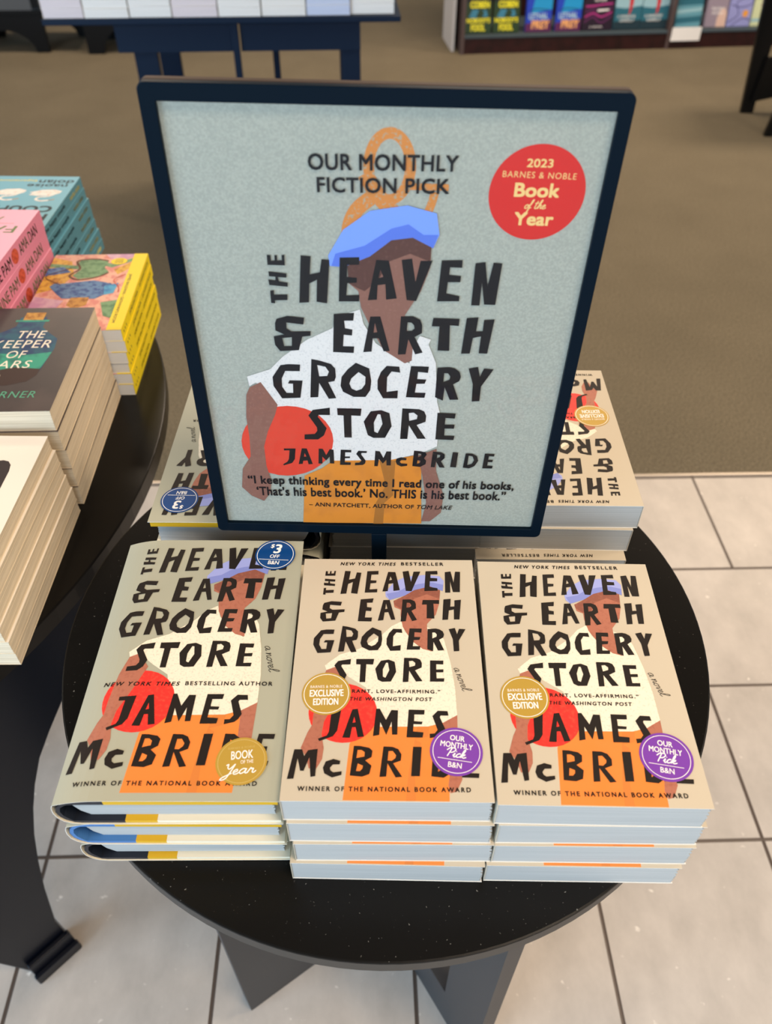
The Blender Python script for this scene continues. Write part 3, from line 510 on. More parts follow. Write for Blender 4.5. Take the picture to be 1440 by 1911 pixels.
H_TITLE = [[[[18.8,225.0],[20.6,224.8],[20.6,221.7],[22.5,221.9],[22.7,225.0],[24.0,225.1],[23.9,222.1],[26.3,222.3],[26.4,225.3],[27.9,225.4],[27.6,219.5],[18.6,219.3]]],[[[18.5,215.6],[27.9,214.8],[27.6,212.4],[22.9,212.5],[23.6,210.1],[27.9,209.5],[27.7,207.1],[18.1,207.7],[17.8,210.9],[21.6,210.5],[21.9,212.7],[18.5,212.8]]],[[[18.1,204.4],[20.1,204.6],[19.9,202.0],[27.0,202.5],[26.8,199.1],[19.9,198.6],[20.0,196.7],[17.8,196.9]]],[[[36.3,225.5],[41.3,225.2],[40.1,214.9],[45.4,216.4],[46.9,223.9],[50.9,223.5],[48.0,198.1],[42.4,198.8],[43.7,212.1],[39.4,209.7],[38.3,198.3],[33.1,197.7]]],[[[56.3,225.3],[66.5,226.0],[66.3,221.7],[60.2,221.3],[59.5,214.4],[64.8,214.1],[64.5,211.3],[59.5,210.8],[58.7,203.4],[65.6,204.1],[65.3,200.2],[54.5,199.6]]],[[[75.2,224.9],[81.7,224.7],[85.6,203.0],[79.9,202.0],[79.6,211.1],[75.5,210.4],[74.9,201.7],[70.1,201.2]],[[77.3,219.5],[78.7,215.4],[76.1,214.5]]],[[[88.3,225.4],[93.7,226.5],[95.6,213.1],[98.2,225.4],[104.3,225.7],[96.0,201.9],[90.9,202.2]]],[[[109.1,226.1],[119.8,226.8],[119.9,222.5],[113.5,222.5],[113.2,218.1],[119.4,217.7],[119.2,214.1],[112.6,213.9],[112.1,207.2],[119.1,205.8],[119.1,202.8],[107.3,202.3]]],[[[126.6,225.4],[131.7,226.3],[133.7,212.5],[135.9,226.1],[140.4,225.9],[138.6,201.6],[132.6,201.5],[130.7,214.4],[130.2,200.8],[125.7,200.7]]],[[[19.5,187.1],[25.6,189.2],[34.8,188.5],[33.9,184.2],[24.6,185.1],[24.5,181.2],[27.0,179.4],[37.6,180.0],[37.3,177.1],[32.6,176.4],[30.0,167.3],[19.4,166.2],[16.9,170.2],[16.8,175.8],[22.8,177.2],[18.1,179.6],[18.5,184.3]],[[21.3,174.9],[26.8,175.7],[26.2,169.9],[22.0,169.4]]],[[[51.2,191.7],[62.3,193.0],[61.6,188.0],[56.6,187.8],[56.9,183.0],[60.9,182.3],[60.5,178.5],[55.9,178.7],[55.1,171.2],[61.4,171.2],[60.9,166.9],[49.2,166.9]]],[[[71.1,191.1],[76.5,191.5],[81.3,169.3],[77.9,168.8],[75.4,177.4],[72.1,177.2],[71.1,168.4],[66.3,167.8]],[[73.4,187.2],[74.7,181.4],[72.6,180.9]]],[[[87.8,192.0],[94.5,192.3],[98.5,190.3],[99.4,187.1],[99.4,181.9],[95.4,179.2],[100.0,169.1],[95.8,167.7],[91.9,177.6],[90.3,167.5],[85.9,167.1]],[[91.5,188.5],[93.6,188.4],[95.0,186.9],[95.3,184.6],[93.6,183.1],[91.0,182.8]]],[[[105.5,191.9],[119.9,191.9],[119.7,187.5],[114.7,187.7],[114.9,170.9],[108.3,171.0],[109.0,186.6],[104.8,186.5]]],[[[123.8,192.7],[130.2,193.4],[129.3,184.4],[133.0,184.7],[133.3,191.9],[139.0,192.5],[136.4,170.2],[131.7,170.2],[132.3,181.4],[127.8,180.2],[126.6,169.8],[121.7,169.5]]],[[[18.3,156.5],[23.0,157.5],[29.8,157.4],[29.2,152.8],[20.7,152.5],[18.1,147.1],[17.7,141.2],[19.8,136.8],[23.8,136.9],[24.3,143.7],[21.3,143.7],[22.5,146.0],[30.1,146.2],[27.7,133.5],[16.7,132.6],[12.7,141.4],[12.9,148.0]]],[[[36.5,161.6],[40.9,160.8],[47.4,158.7],[49.8,155.8],[49.8,149.8],[48.8,146.8],[45.1,145.8],[49.1,134.4],[44.6,133.7],[39.7,145.1],[38.4,134.6],[33.7,134.1]],[[39.5,157.7],[44.2,156.7],[45.9,153.3],[44.8,150.2],[40.2,149.7]]],[[[61.8,160.3],[69.4,156.7],[70.3,148.0],[69.5,141.3],[66.5,136.2],[59.4,135.8],[53.4,139.3],[52.1,143.5],[53.1,150.0],[56.9,155.6]],[[63.1,153.9],[67.1,150.7],[66.7,145.4],[64.4,141.8],[61.3,140.4],[58.6,141.8],[57.4,145.3],[58.7,149.1]]],[[[79.5,159.1],[86.7,158.8],[87.2,154.7],[82.2,155.2],[79.6,151.0],[79.1,140.5],[85.8,141.9],[85.4,136.1],[76.9,135.6],[73.8,142.3],[73.9,148.6],[76.1,154.5]]],[[[93.5,159.6],[103.7,159.7],[103.3,155.3],[97.5,155.7],[97.1,150.7],[102.4,150.6],[101.5,147.6],[96.7,147.2],[95.8,140.8],[102.1,140.9],[101.5,137.3],[90.5,137.1]]],[[[108.7,159.2],[115.5,159.9],[118.6,159.2],[121.6,156.8],[122.4,153.5],[121.6,150.4],[118.1,147.9],[121.7,136.9],[116.6,136.5],[113.2,145.6],[112.5,135.7],[107.8,138.0]],[[112.6,155.6],[114.9,155.6],[116.3,153.5],[115.9,151.1],[112.4,149.3]]],[[[126.6,159.4],[131.9,160.8],[133.5,154.0],[135.4,159.9],[140.9,159.5],[134.5,147.2],[134.2,136.4],[129.7,135.9],[129.6,148.7]]],[[[34.3,124.7],[44.8,127.0],[44.4,121.3],[37.7,121.1],[36.9,119.7],[41.8,110.9],[39.6,104.9],[35.9,101.6],[27.4,101.1],[27.7,105.1],[34.1,106.0],[35.9,108.6],[35.8,111.3],[31.4,120.3]]],[[[49.0,126.8],[63.8,127.3],[63.1,121.6],[57.4,121.6],[56.8,104.1],[52.3,104.1],[52.6,121.4],[49.1,121.6]]],[[[69.3,125.5],[75.7,126.7],[80.5,124.5],[81.8,114.5],[77.5,105.0],[70.3,104.6],[66.9,106.6],[64.8,117.3]],[[73.5,123.5],[75.1,123.4],[76.2,116.2],[73.0,108.6],[71.0,109.7],[70.9,116.8]]],[[[88.4,128.7],[98.5,128.5],[101.6,127.0],[102.8,123.6],[102.5,119.1],[97.1,116.2],[102.9,105.6],[97.6,105.3],[92.3,115.8],[91.4,104.8],[86.9,104.6]],[[92.3,125.3],[95.2,125.8],[97.5,123.7],[97.2,120.9],[92.5,119.3]]],[[[109.6,126.4],[120.6,126.2],[120.2,122.4],[114.5,122.7],[114.3,117.2],[120.3,117.6],[120.0,114.5],[114.2,114.4],[114.3,108.5],[120.5,108.7],[120.1,105.4],[108.8,105.4]]]]
H_AUTHOR = [[[[28.2,78.9],[40.5,79.9],[38.1,61.2],[35.1,56.4],[25.3,51.9],[24.2,54.1],[30.5,56.9],[31.9,60.1],[33.0,75.9],[28.2,75.7]]],[[[48.9,80.2],[52.9,80.9],[58.1,56.7],[53.4,56.1],[51.8,64.7],[49.0,64.5],[47.8,55.3],[42.0,55.4]],[[50.5,74.0],[51.7,68.9],[49.3,68.3]]],[[[66.9,81.3],[69.7,81.5],[74.3,71.5],[78.5,80.5],[83.5,80.4],[82.8,59.1],[78.9,58.9],[78.6,70.1],[74.6,58.7],[70.1,69.6],[69.4,58.5],[64.8,57.3]]],[[[91.7,81.2],[103.8,81.3],[103.2,77.1],[95.8,77.0],[95.4,71.1],[101.8,70.8],[101.2,68.4],[95.0,68.5],[94.5,62.1],[102.2,61.5],[101.5,57.2],[89.6,57.0]]],[[[109.3,75.9],[113.6,80.8],[121.0,80.6],[121.6,76.6],[115.6,76.5],[114.9,75.1],[118.5,65.0],[116.4,60.7],[114.0,58.6],[106.8,56.7],[106.8,60.5],[110.5,60.8],[112.8,64.0]]],[[[7.5,44.5],[13.2,44.8],[15.2,39.3],[17.6,44.2],[24.6,45.5],[24.0,23.4],[20.7,22.7],[19.0,38.4],[15.5,27.4],[13.1,27.5],[10.5,37.4],[8.7,21.0],[4.1,20.7]]],[[[31.0,35.3],[36.4,37.5],[41.4,36.1],[41.1,33.3],[36.2,33.0],[34.3,30.3],[34.7,28.2],[36.6,26.8],[42.7,27.8],[42.7,24.9],[36.0,22.7],[30.4,25.8],[29.3,30.3]]],[[[50.9,48.8],[55.5,48.7],[62.1,47.5],[64.6,45.0],[63.9,39.8],[59.4,37.0],[64.0,32.9],[62.4,26.0],[57.3,24.0],[48.6,24.6]],[[53.7,45.5],[56.7,45.5],[59.0,43.8],[58.8,40.2],[53.0,38.7]],[[54.1,34.5],[57.9,32.8],[57.6,30.4],[55.8,28.3],[53.0,28.2]]],[[[72.6,48.9],[79.4,48.7],[83.3,47.0],[85.7,42.6],[85.0,37.5],[79.5,35.2],[85.9,24.6],[81.2,24.0],[75.5,35.3],[74.6,24.6],[69.7,24.1]],[[76.2,45.1],[79.4,45.3],[81.8,41.8],[81.2,39.6],[78.6,37.2],[75.6,37.3]]],[[[94.2,49.1],[100.5,49.2],[98.5,25.4],[92.3,25.3]]],[[[109.0,49.3],[115.4,49.1],[121.3,44.7],[122.4,35.9],[120.2,28.0],[115.6,24.7],[106.7,25.5]],[[113.2,44.9],[115.7,43.5],[117.0,37.3],[116.0,32.2],[111.6,29.3]]],[[[132.5,49.4],[143.9,49.3],[143.3,45.4],[135.7,45.6],[134.9,39.8],[139.4,39.7],[139.0,36.2],[134.4,36.3],[133.5,28.8],[141.2,28.8],[140.4,25.3],[128.3,25.3]]]]
H_FIG = {"cap":[[[74.0,194.5],[81.6,206.1],[91.3,212.5],[107.8,214.8],[121.5,213.5],[125.0,208.1],[123.5,196.5],[112.7,201.8],[99.0,197.3],[90.8,191.1],[78.0,185.9],[74.4,189.7]]],"capband":[[[75.0,192.8],[85.5,195.5],[92.4,200.8],[103.3,204.4],[114.3,206.3],[124.4,203.6],[123.5,196.5],[112.7,201.8],[99.0,197.3],[90.8,191.1],[78.0,185.9]]],"head":[[[90.8,191.1],[99.0,197.3],[112.7,201.8],[121.3,197.4],[119.8,182.6],[116.5,170.7],[108.9,160.8],[108.6,154.3],[111.9,143.1],[112.0,133.0],[104.6,135.3],[96.0,143.1],[88.7,157.4],[87.0,168.9],[87.1,175.7],[81.9,178.2],[81.0,185.0]]],"hair":[[[90.8,191.1],[99.0,197.3],[112.7,201.8],[121.3,197.4],[120.4,187.8],[109.6,192.9],[98.7,187.7],[93.0,175.7],[87.1,176.5],[81.9,180.7],[81.0,185.0]]],"shirt":[[[26.4,118.3],[37.8,128.9],[54.0,135.1],[71.8,149.3],[79.6,158.2],[87.5,163.2],[90.5,152.6],[97.2,142.3],[111.4,132.5],[110.7,144.7],[108.7,157.5],[118.2,152.7],[122.2,144.7],[123.6,136.9],[126.4,121.6],[128.5,98.2],[128.6,74.6],[117.6,67.9],[106.3,64.5],[66.7,63.8],[59.4,98.0],[47.1,106.6],[34.5,116.8],[27.8,113.8]]],"arm":[[[27.8,113.8],[34.5,116.8],[43.5,105.1],[35.7,83.9],[28.7,67.6],[27.4,57.1],[29.6,45.6],[28.9,36.9],[25.3,29.6],[19.8,29.5],[17.6,38.1],[12.9,45.6],[16.9,58.4],[20.0,64.9],[20.4,75.6],[23.1,97.9]]],"trousers":[[[55.0,63.7],[106.4,65.2],[119.5,69.9],[122.4,60.0],[119.3,6.0],[45.0,5.8],[48.4,49.5]]],"leg":[[[98.1,63.9],[107.5,64.5],[105.9,56.1],[96.6,53.5],[101.1,50.9],[95.7,27.3],[96.0,6.0],[88.9,6.0],[91.2,27.3]]],"hand":[[[117.6,68.6],[128.6,74.6],[128.0,57.4],[127.3,32.3],[129.3,22.6],[124.7,13.2],[120.3,12.0],[119.0,17.9],[120.8,27.4],[117.9,44.6]]],"ball":[[[68.4,75.1],[67.9,70.1],[66.5,65.4],[64.1,61.1],[61.0,57.3],[57.1,54.2],[52.8,52.0],[48.1,50.6],[43.2,50.1],[38.3,50.6],[33.5,51.9],[29.0,54.2],[25.0,57.2],[21.7,60.9],[19.1,65.2],[17.3,70.0],[16.5,74.9],[16.7,80.0],[17.9,84.9],[20.1,89.5],[23.2,93.5],[27.1,96.9],[31.6,99.4],[36.5,101.0],[41.7,101.5],[47.0,101.0],[52.0,99.5],[56.6,97.0],[60.7,93.6],[64.0,89.6],[66.5,85.0],[67.9,80.2]]]}
# ------------------------------------------------------------------ the setting
GRID = math.radians(2.3)
def floor_piece(name, y0, y1, z, m, kind='structure', t=10):
    b = MB().box(-4200, 4200, y0, y1, -t, 0, m)
    o = b.build(name)
    o.location = (0.038, 0.324, z)
    o.rotation_euler = (0, 0, GRID)
    o['kind'] = kind
    return o
floor_piece('floor', -4600, 926, 0.0, 'floor_tile')
floor_piece('floor_carpet', 934, 6800, 0.002, 'carpet')
ce = MB().box(-4200, 4200, -4600, 6800, 0, 20, 'ceiling_grey').build('ceiling')
ce.location = (0.038, 0.324, 3.2); ce.rotation_euler = (0, 0, GRID); ce['kind'] = 'structure'
floor_piece('trim_1', 926, 934, 0.0025, 'metal_strip')

# ------------------------------------------------------------------ round black display table
def ring_top(name, cx, cy, r, zt, th, m, medge, parent):
    b = MB()
    seg = 128
    c = [(math.cos(2 * math.pi * i / seg), math.sin(2 * math.pi * i / seg)) for i in range(seg)]
    prof = [(r - 1.6, 0), (r - 0.4, -0.5), (r, -1.6), (r, -th + 2), (r - 2, -th)]
    vs = [(p[0] * u, p[0] * v, p[1]) for p in prof for u, v in c]
    b.add(vs[:seg], [list(range(seg))], m)
    for k in range(len(prof) - 1):
        b.add(vs[k * seg:(k + 2) * seg], [(i, (i + 1) % seg, seg + (i + 1) % seg, seg + i) for i in range(seg)], m if k < 2 else medge)
    b.add(vs[-seg:], [list(range(seg))[::-1]], medge)
    o = b.build(name, parent)
    o.location = (0, 0, zt * .001)
    return o

tb = tag(empty('round_table', -3, 234.5, -860), 'round black table carrying the sign and the beige novels, slab legs', 'table')
ring_top('tabletop', 0, 0, 298.7, 748, 18, 'table_black', 'table_edge', tb)
def base_frame(ang, name, off=0, notch=0):
    a = math.radians(ang); d = (math.cos(a), math.sin(a)); n = (-d[1], d[0]); T = 13
    def fn(u, v, t):
        return (u * d[0] + t * n[0], u * d[1] + t * n[1], v)
    o = MB()
    R, Q, H = 247, 176, 730
    def bar(u0, u1, v0, v1, t=T):
        o.prism([(u0, v0), (u1, v0), (u1, v1), (u0, v1)], fn, -t, t, 'table_leg_grey')
    bar(Q, R, 0, H); bar(-R, -Q, 0, H)
    if notch:                                                        # the second frame is halved around the first
        for s in (-1, 1):
            lo, hi = sorted((s * 13.5, s * Q))
            bar(lo, hi, 0, 112); bar(lo, hi, H - 60, H)
    else:
        bar(-Q, Q, 0, 112); bar(-Q, Q, H - 60, H)
    return o.build(name, tb)
base_frame(35.5, 'leg_frame')
base_frame(-56.5, 'leg_frame', notch=1)

# ------------------------------------------------------------------ sign on its pole
SA = 0.0131
sg = tag(empty('tabletop_sign', -9.8, 236.5, -112), 'large black framed poster sign on a pole in the middle of the round table', 'sign')
def S(u, y, v):
    return (u * math.cos(SA) + v * math.sin(SA), y, -u * math.sin(SA) + v * math.cos(SA) + 117.7)
def rrect(x0, x1, z0, z1, r, n=6):
    p = []
    for cx, cz, a0 in ((x1 - r, z0 + r, -90), (x1 - r, z1 - r, 0), (x0 + r, z1 - r, 90), (x0 + r, z0 + r, 180)):
        for i in range(n + 1):
            a = math.radians(a0 + 90 * i / n)
            p.append((cx + r * math.cos(a), cz + r * math.sin(a)))
    return p
def frame(y0, y1, m):
    b = MB()
    O = rrect(-137.2, 137.3, -1.0, 351, 4.5); I = rrect(-127.9, 129.0, 8.4, 341.2, 0.8)
    n = len(O)
    for y in (y0, y1):
        b.add([S(p[0], y, p[1]) for p in O] + [S(p[0], y, p[1]) for p in I], [(i, (i + 1) % n, n + (i + 1) % n, n + i) for i in range(n)], m)
    for L in (O, I):
        b.add([S(p[0], y0, p[1]) for p in L] + [S(p[0], y1, p[1]) for p in L], [(i, (i + 1) % n, n + (i + 1) % n, n + i) for i in range(n)], m)
    return b
frame(-1, 4.6, 'frame_navy').build('frame', sg, bevel=0.5)
frame(5.2, 10.6, 'frame_edge').build('back_frame', sg, bevel=0.5)
pb = MB()
PY = 2.4
def layered(make, layer):
    f = make(layer)
    g = lambda u, v: f(u, v)
    g.lift = lambda d: make(layer + d)
    return g
def pf(layer):
    return layered(lambda q: (lambda u, v: S(u, PY - 0.04 * q, v)), layer)
pb.flat([[(-128.6, 7.8), (129.6, 7.8), (129.6, 341.8), (-128.6, 341.8)]], pf(0), 'poster_paper')
pb.add([S(-128.6, 4.4, 7.8), S(129.6, 4.4, 7.8), S(129.6, 4.4, 341.8), S(-128.6, 4.4, 341.8)], [(0, 1, 2, 3)], 'frame_edge')
# large amber ampersand behind the heading
ring(pb, 2.5, 307, 15.5, 22.5, 6.5, pf(0.6), 'poster_amber')
stroke(pb, [(-12, 303), (-4, 290), (8, 277), (20, 262), (24, 257)], 9.5, pf(2.3), 'poster_amber')
stroke(pb, [(-5, 291), (-17, 281), (-22, 268), (-19, 256), (-10, 247)], 9, pf(4.0), 'poster_amber')
stroke(pb, [(30, 293), (27, 282), (20, 270), (13, 262)], 5, pf(5.7), 'poster_amber')
stroke(pb, [(12, 296), (38, 296)], 4, pf(7.4), 'poster_amber', False)
PFM = (('trousers', 'poster_trousers', 12), ('leg', 'poster_crease', 13), ('hand', 'poster_skin', 14), ('shirt', 'poster_shirt', 15), ('head', 'poster_skin', 16),
       ('hair', 'poster_hair', 17), ('cap', 'poster_cap', 18), ('capband', 'poster_cap_band', 19), ('ball', 'poster_ball', 16), ('arm', 'poster_skin', 17))
for k, m, l in PFM:
    lp = P_FIG[k]
    if k in ('trousers', 'leg'):
        lp = [[(p[0], max(p[1], 8.0)) for p in lp[0]]]
    pb.flat(lp, pf(l), m)
PT = pf(20)
for g in P_TITLE + P_AUTHOR:
    pb.flat(g, PT, 'poster_ink')
text(pb, 'OUR MONTHLY', (-45.3, 304.6, 88, 9.6), PT, 'poster_ink', bold=0.018, space=1.05, rot=.5)
text(pb, 'FICTION PICK', (-40.6, 291.4, 79, 9.2), PT, 'poster_ink', bold=0.018, space=1.05, rot=.5)
text(pb, '\u201cI keep thinking every time I read one of his books,', (-106.5, 49.6, 215, 11.5), PT, 'poster_ink', bold=0.018, space=1.05, rot=-.3)
text(pb, '\u2018That\u2019s his best book.\u2019 No. THIS is his best book.\u201d', (-100.5, 39.2, 203.5, 9.9), PT, 'poster_ink', bold=0.018, space=1.05)
text(pb, '\u2013 ANN PATCHETT, AUTHOR OF ', (-58.5, 27.2, 87, 5.2), PT, 'poster_ink', bold=.01, space=1.05, rot=-.3)
text(pb, 'TOM LAKE', (31, 27.4, 29.5, 4.6), PT, 'poster_ink', bold=.01, shear=.25, space=1.05, rot=-.3)
pb.flat([[(91 + 28.8 * math.cos(2 * math.pi * i / 72), 293.4 + 28.9 * math.sin(2 * math.pi * i / 72)) for i in range(72)]], pf(3), 'poster_red')
P4 = pf(4)
text(pb, '2023', (82.6, 308.9, 15.4, 5), P4, 'poster_gold', bold=0.02)
text(pb, 'BARNES & NOBLE', (69.2, 302.9, 43.6, 3.7), P4, 'poster_gold', space=1.15, rot=-.8)
text(pb, 'Book', (77.3, 291.2, 27.2, 8.6), P4, 'poster_gold', bold=0.03)
script(pb, 'of', 84.5, 284.3, 2.6, P4, 'poster_gold', 0.65)
script(pb, 'the', 90.3, 284.3, 2.6, P4, 'poster_gold', 0.65, sx=1.1)
text(pb, 'Year', (79.3, 273.6, 24.2, 8.4), P4, 'poster_gold', bold=0.03)
pb.build('poster', sg, fix=False)
gp = MB()
gp.add([S(-128.4, 1.2, 8.0), S(129.4, 1.2, 8.0), S(129.4, 1.2, 341.6), S(-128.4, 1.2, 341.6)], [(0, 1, 2, 3)], 'acrylic_pane')
gp.build('pane', sg, fix=False)
po = MB()
po.box(-6.5, 6.5, -1, 11, 4.0, 116.4, 'frame_navy')
po.build('pole', sg, bevel=0.8)
MB().box(-45, 45, -9, 17, 0, 4, 'frame_navy').build('base_plate', sg, bevel=0.8)

# ------------------------------------------------------------------ books
def zflat(z0):
    return lambda layer: layered(lambda q: (lambda u, v: (u, v, z0 + 0.025 * q)), layer)

CFM = (('trousers', 'fig_trousers', 1), ('leg', 'fig_crease', 2), ('hand', 'fig_skin', 3), ('shirt', 'fig_shirt', 4), ('head', 'fig_skin', 5),
       ('hair', 'fig_hair', 6), ('cap', 'fig_cap', 7), ('capband', 'fig_cap_band', 8), ('ball', 'fig_ball', 5), ('arm', 'fig_skin', 6))

def deckle_block(w_, h_, t, m, rough=1.2, leaves=22, x0=0.6, y0=0.5):
    """text block whose fore-edge leaves are unevenly trimmed"""
    zb, zt = 0.45, t - 0.55
    prof = [(x0, zb)]
    dz = (zt - zb) / leaves
    for i in range(leaves):
        e = w_ - 0.5 - random.random() * rough
        prof += [(e, zb + dz * i), (e, zb + dz * (i + 0.86)), (e - 0.7, zb + dz * (i + 0.9))]
    prof.append((x0, zt))
    b = MB()
    b.prism(prof, lambda u, v, q: (u, q, v), y0, h_ - y0, m)
    return b

def paperback(name, w_, h_, t, base, art=None, pages='pages_white', spine=None, spine_art=None, rough=1.2, leaves=22, lip=0.45, card='cover_white_card'):
    root = link(bpy.data.objects.new(name, None)); root.empty_display_size = .05
    c = MB()
    c.box(0, w_, 0, h_, t - lip, t, card)
    c.box(0, w_, 0, h_, 0, lip, card)
    c.box(-0.02, 0.45, 0, h_, lip, t - lip, spine or base)
    c.flat([[(0, 0), (w_, 0), (w_, h_), (0, h_)]], lambda u, v: (u, v, t + 0.03), base)
    c.add([(-0.05, 0, 0), (-0.05, h_, 0), (-0.05, h_, t), (-0.05, 0, t)], [(0, 3, 2, 1)], spine or base)
    if art:
        art(c, zflat(t + 0.03), w_, h_)
    if spine_art:
        spine_art(c, lambda layer: (lambda u, v: (-0.06 - 0.06 * layer, h_ - u, v)), h_, t)
    c.build('cover', root, fix=False)
    deckle_block(w_, h_, t, pages, rough, leaves).build('pages', root)
    return root

def clip_loops(loops, h_):
    return [[(p[0], max(0.0, min(h_, p[1]))) for p in l] for l in loops]

def novel_art(c, L, w_, h_):
    for k, m, l in CFM:
        c.flat(clip_loops(C_FIG[k], h_), L(l), m)
    T_ = L(10)
    for g in C_TITLE + C_AUTHOR:
        c.flat(g, T_, 'ink')
    text(c, 'NEW YORK TIMES', (30.2, 203.9, 46, 3.5), T_, 'ink', bold=.026, shear=.2, space=1.35)
    text(c, 'BESTSELLER', (80.5, 204.3, 35.2, 3.5), T_, 'ink', bold=.026, space=1.35)
    text(c, '\u201cVIBRANT, LOVE-AFFIRMING.\u201d', (33.4, 81.0, 74.6, 3.5), T_, 'ink', bold=.026, space=1.3)
    text(c, '\u2014 THE WASHINGTON POST', (36, 75.0, 66, 3.1), T_, 'ink', bold=.026, shear=.15, space=1.3)
    text(c, 'WINNER OF THE NATIONAL BOOK AWARD', (11, 6.8, 114, 3.4), T_, 'ink', bold=.026, space=1.4)
    script(c, 'a novel', 118.6, 103.5, 3.3, T_, 'ink', 0.38, rot=-74, sx=1.05)

def round_sticker(parent, name_label, x, y, z, r, m, art, rot=0, ry=None):
    b = MB()
    a = math.radians(rot); ca, sa = math.cos(a), math.sin(a)
    k = (ry or r) / r
    seg = 64
    poly = [(r * math.cos(2 * math.pi * i / seg), k * r * math.sin(2 * math.pi * i / seg)) for i in range(seg)]
    b.prism(poly, lambda u, v, t: (u, v, t), 0, 0.10, m)
    art(b, zflat(0.11))
    o = b.build('sticker', parent, fix=False)
    o.location = (x * .001, y * .001, z * .001)
    o.rotation_euler = (0, 0, a)
    o['label'] = name_label
    return o
def art_exclusive(b, L):
    ring(b, 0, 0, 16.3, 16.3, .5, L(1), 'sticker_white')
    text(b, 'BARNES & NOBLE', (-11.6, 4.6, 23, 2.3), L(1), 'sticker_white', space=1.1)
    text(b, 'EXCLUSIVE', (-12, -2.6, 24.4, 5.8), L(1), 'sticker_white', bold=.02)
    text(b, 'EDITION', (-9.3, -9.6, 18, 5.6), L(1), 'sticker_white', bold=.02)
def art_monthly(b, L):
    ring(b, 0, 0, 16.2, 16.2, .45, L(1), 'sticker_white')
    text(b, 'OUR', (-5.4, 7.8, 10.2, 4.2), L(1), 'sticker_white', bold=.015)
    text(b, 'MONTHLY', (-11.4, 2.4, 22.2, 4.3), L(1), 'sticker_white', bold=.015)
    script(b, 'Pick', -6.6, -4.4, 3.0, L(1), 'sticker_white', .8, sx=1.25)
    b.flat([[(-12, -6.6), (11.2, -6.6), (11.2, -6.2), (-12, -6.2)]], L(1), 'sticker_white')
    text(b, 'B&N', (-4.6, -12.2, 9.2, 4.0), L(1), 'sticker_white', bold=.01)
def art_three(b, L):
    ring(b, 0, 0, 15.6, 15.6, .55, L(1), 'sticker_white')
    text(b, '$', (-5.2, 7.0, 3.4, 5.0), L(1), 'sticker_white', bold=.012, shear=.15)
    text(b, '3', (-2.2, 1.4, 6.8, 10.6), L(1), 'sticker_white', bold=.022, shear=.15)
    text(b, 'OFF', (-4.2, -4.0, 8.2, 4.0), L(1), 'sticker_white', bold=.015, shear=.15)
    b.flat([[(-13, -6.0), (12, -6.0), (12, -5.5), (-13, -5.5)]], L(1), 'sticker_white')
    text(b, 'B&N', (-5.0, -11.2, 9.6, 4.2), L(1), 'sticker_white', bold=.015, shear=.12)
def art_year(b, L):
    ring(b, 0, 0, 16.2, 16.2, .5, L(1), 'sticker_gold_rim')
    text(b, 'BARNES & NOBLE', (-9, 9.3, 18, 1.5), L(1), 'sticker_gold_rim', space=1.2)
    text(b, 'BOOK', (-7, 1.4, 15, 6.4), L(1), 'sticker_white', bold=.01)
    text(b, 'OF THE', (-0.5, -2.2, 8.6, 2.6), L(1), 'sticker_white')
    script(b, 'Year'.replace('Y', 'Y'), -11.5, -9.4, 3.6, L(1), 'sticker_white', .8, sx=1.5)

ORD = ['topmost', 'second from the top', 'third from the top', 'fourth from the top', 'fifth from the top', 'sixth from the top', 'seventh from the top']
def place(root, x, y, z, rz):
    root.location = (x * .001, y * .001, (z + Z0) * .001)
    root.rotation_euler = (0, 0, math.radians(rz))
    return root

BT = 28.0
novel = paperback('paperback_book', 140, 211, BT, 'cover_beige', novel_art, rough=2.2)
used = [False]
def put_novel(x, y, z, rz):
    if not used[0]:
        used[0] = True
        return place(novel, x, y, z, rz)
    return dup(novel, x, y, z, rz)
FR = 'beige paperbacks stacked on the round table'
def at180(x_right, y_front, z, rz):
    return put_novel(x_right, y_front + 211, z, 180 + rz)
mids = [(-70.0, -1.0, .4), (-67.6, -3.4, .2), (-65.0, -5.6, .5), (-69.2, -7.6, -.3)]
rts = [(71.8, -1.4, -.3), (75.4, -2.6, .3), (75.2, -4.6, .2), (72.0, -7.2, 0)]
tops = []
for i, (x, y, a) in enumerate(mids):
    r = put_novel(x, y, -BT * (i + 1), a)
    tag(r, 'beige paperback, %s of the front middle stack%s' % (ORD[i] if i < 3 else 'at the bottom', ', gold and purple stickers' if i == 0 else ''), 'book', FR)
    tops.append(r)
for i, (x, y, a) in enumerate(rts):
    r = put_novel(x, y, -BT * (i + 1), a)
    tag(r, 'beige paperback, %s of the front right stack%s' % (ORD[i] if i < 3 else 'at the bottom', ', gold and purple stickers' if i == 0 else ''), 'book', FR)
    tops.append(r)
backr = [(226, 278.5, .3), (224.5, 275.5, -.4), (219, 263.5, .3), (222, 268, 0)]
for i, (x, y, a) in enumerate(backr):
    r = at180(x, y, -BT * (i + 1), a)
    tag(r, 'upside down beige paperback, %s of the stack right behind the sign%s' % (ORD[i] if i < 3 else 'at the bottom', ', gold sticker' if i == 0 else ''), 'book', FR)
    if i == 0: backtop = r
backm = [(84.5, 279, 0), (84, 277, .3), (82.4, 276, -.2), (80, 275, .2)]
for i, (x, y, a) in enumerate(backm):
    r = at180(x, y, -BT * (i + 1), a)
    tag(r, 'beige paperback, %s of the stack just behind the sign pole' % (ORD[i] if i < 3 else 'at the bottom'), 'book', FR)
for r in (tops[0], tops[4]):
    round_sticker(r, 'round gold sticker', 25.8, 80.8, BT + 0.28, 17.6, 'sticker_gold', art_exclusive, rot=2)
    round_sticker(r, 'round purple sticker', 117.0, 36.0, BT + 0.28, 18.0, 'sticker_purple', art_monthly, rot=-9)
round_sticker(backtop, 'round gold sticker', 24.0, 80.2, BT + 0.28, 17.4, 'sticker_gold', art_exclusive, rot=2)

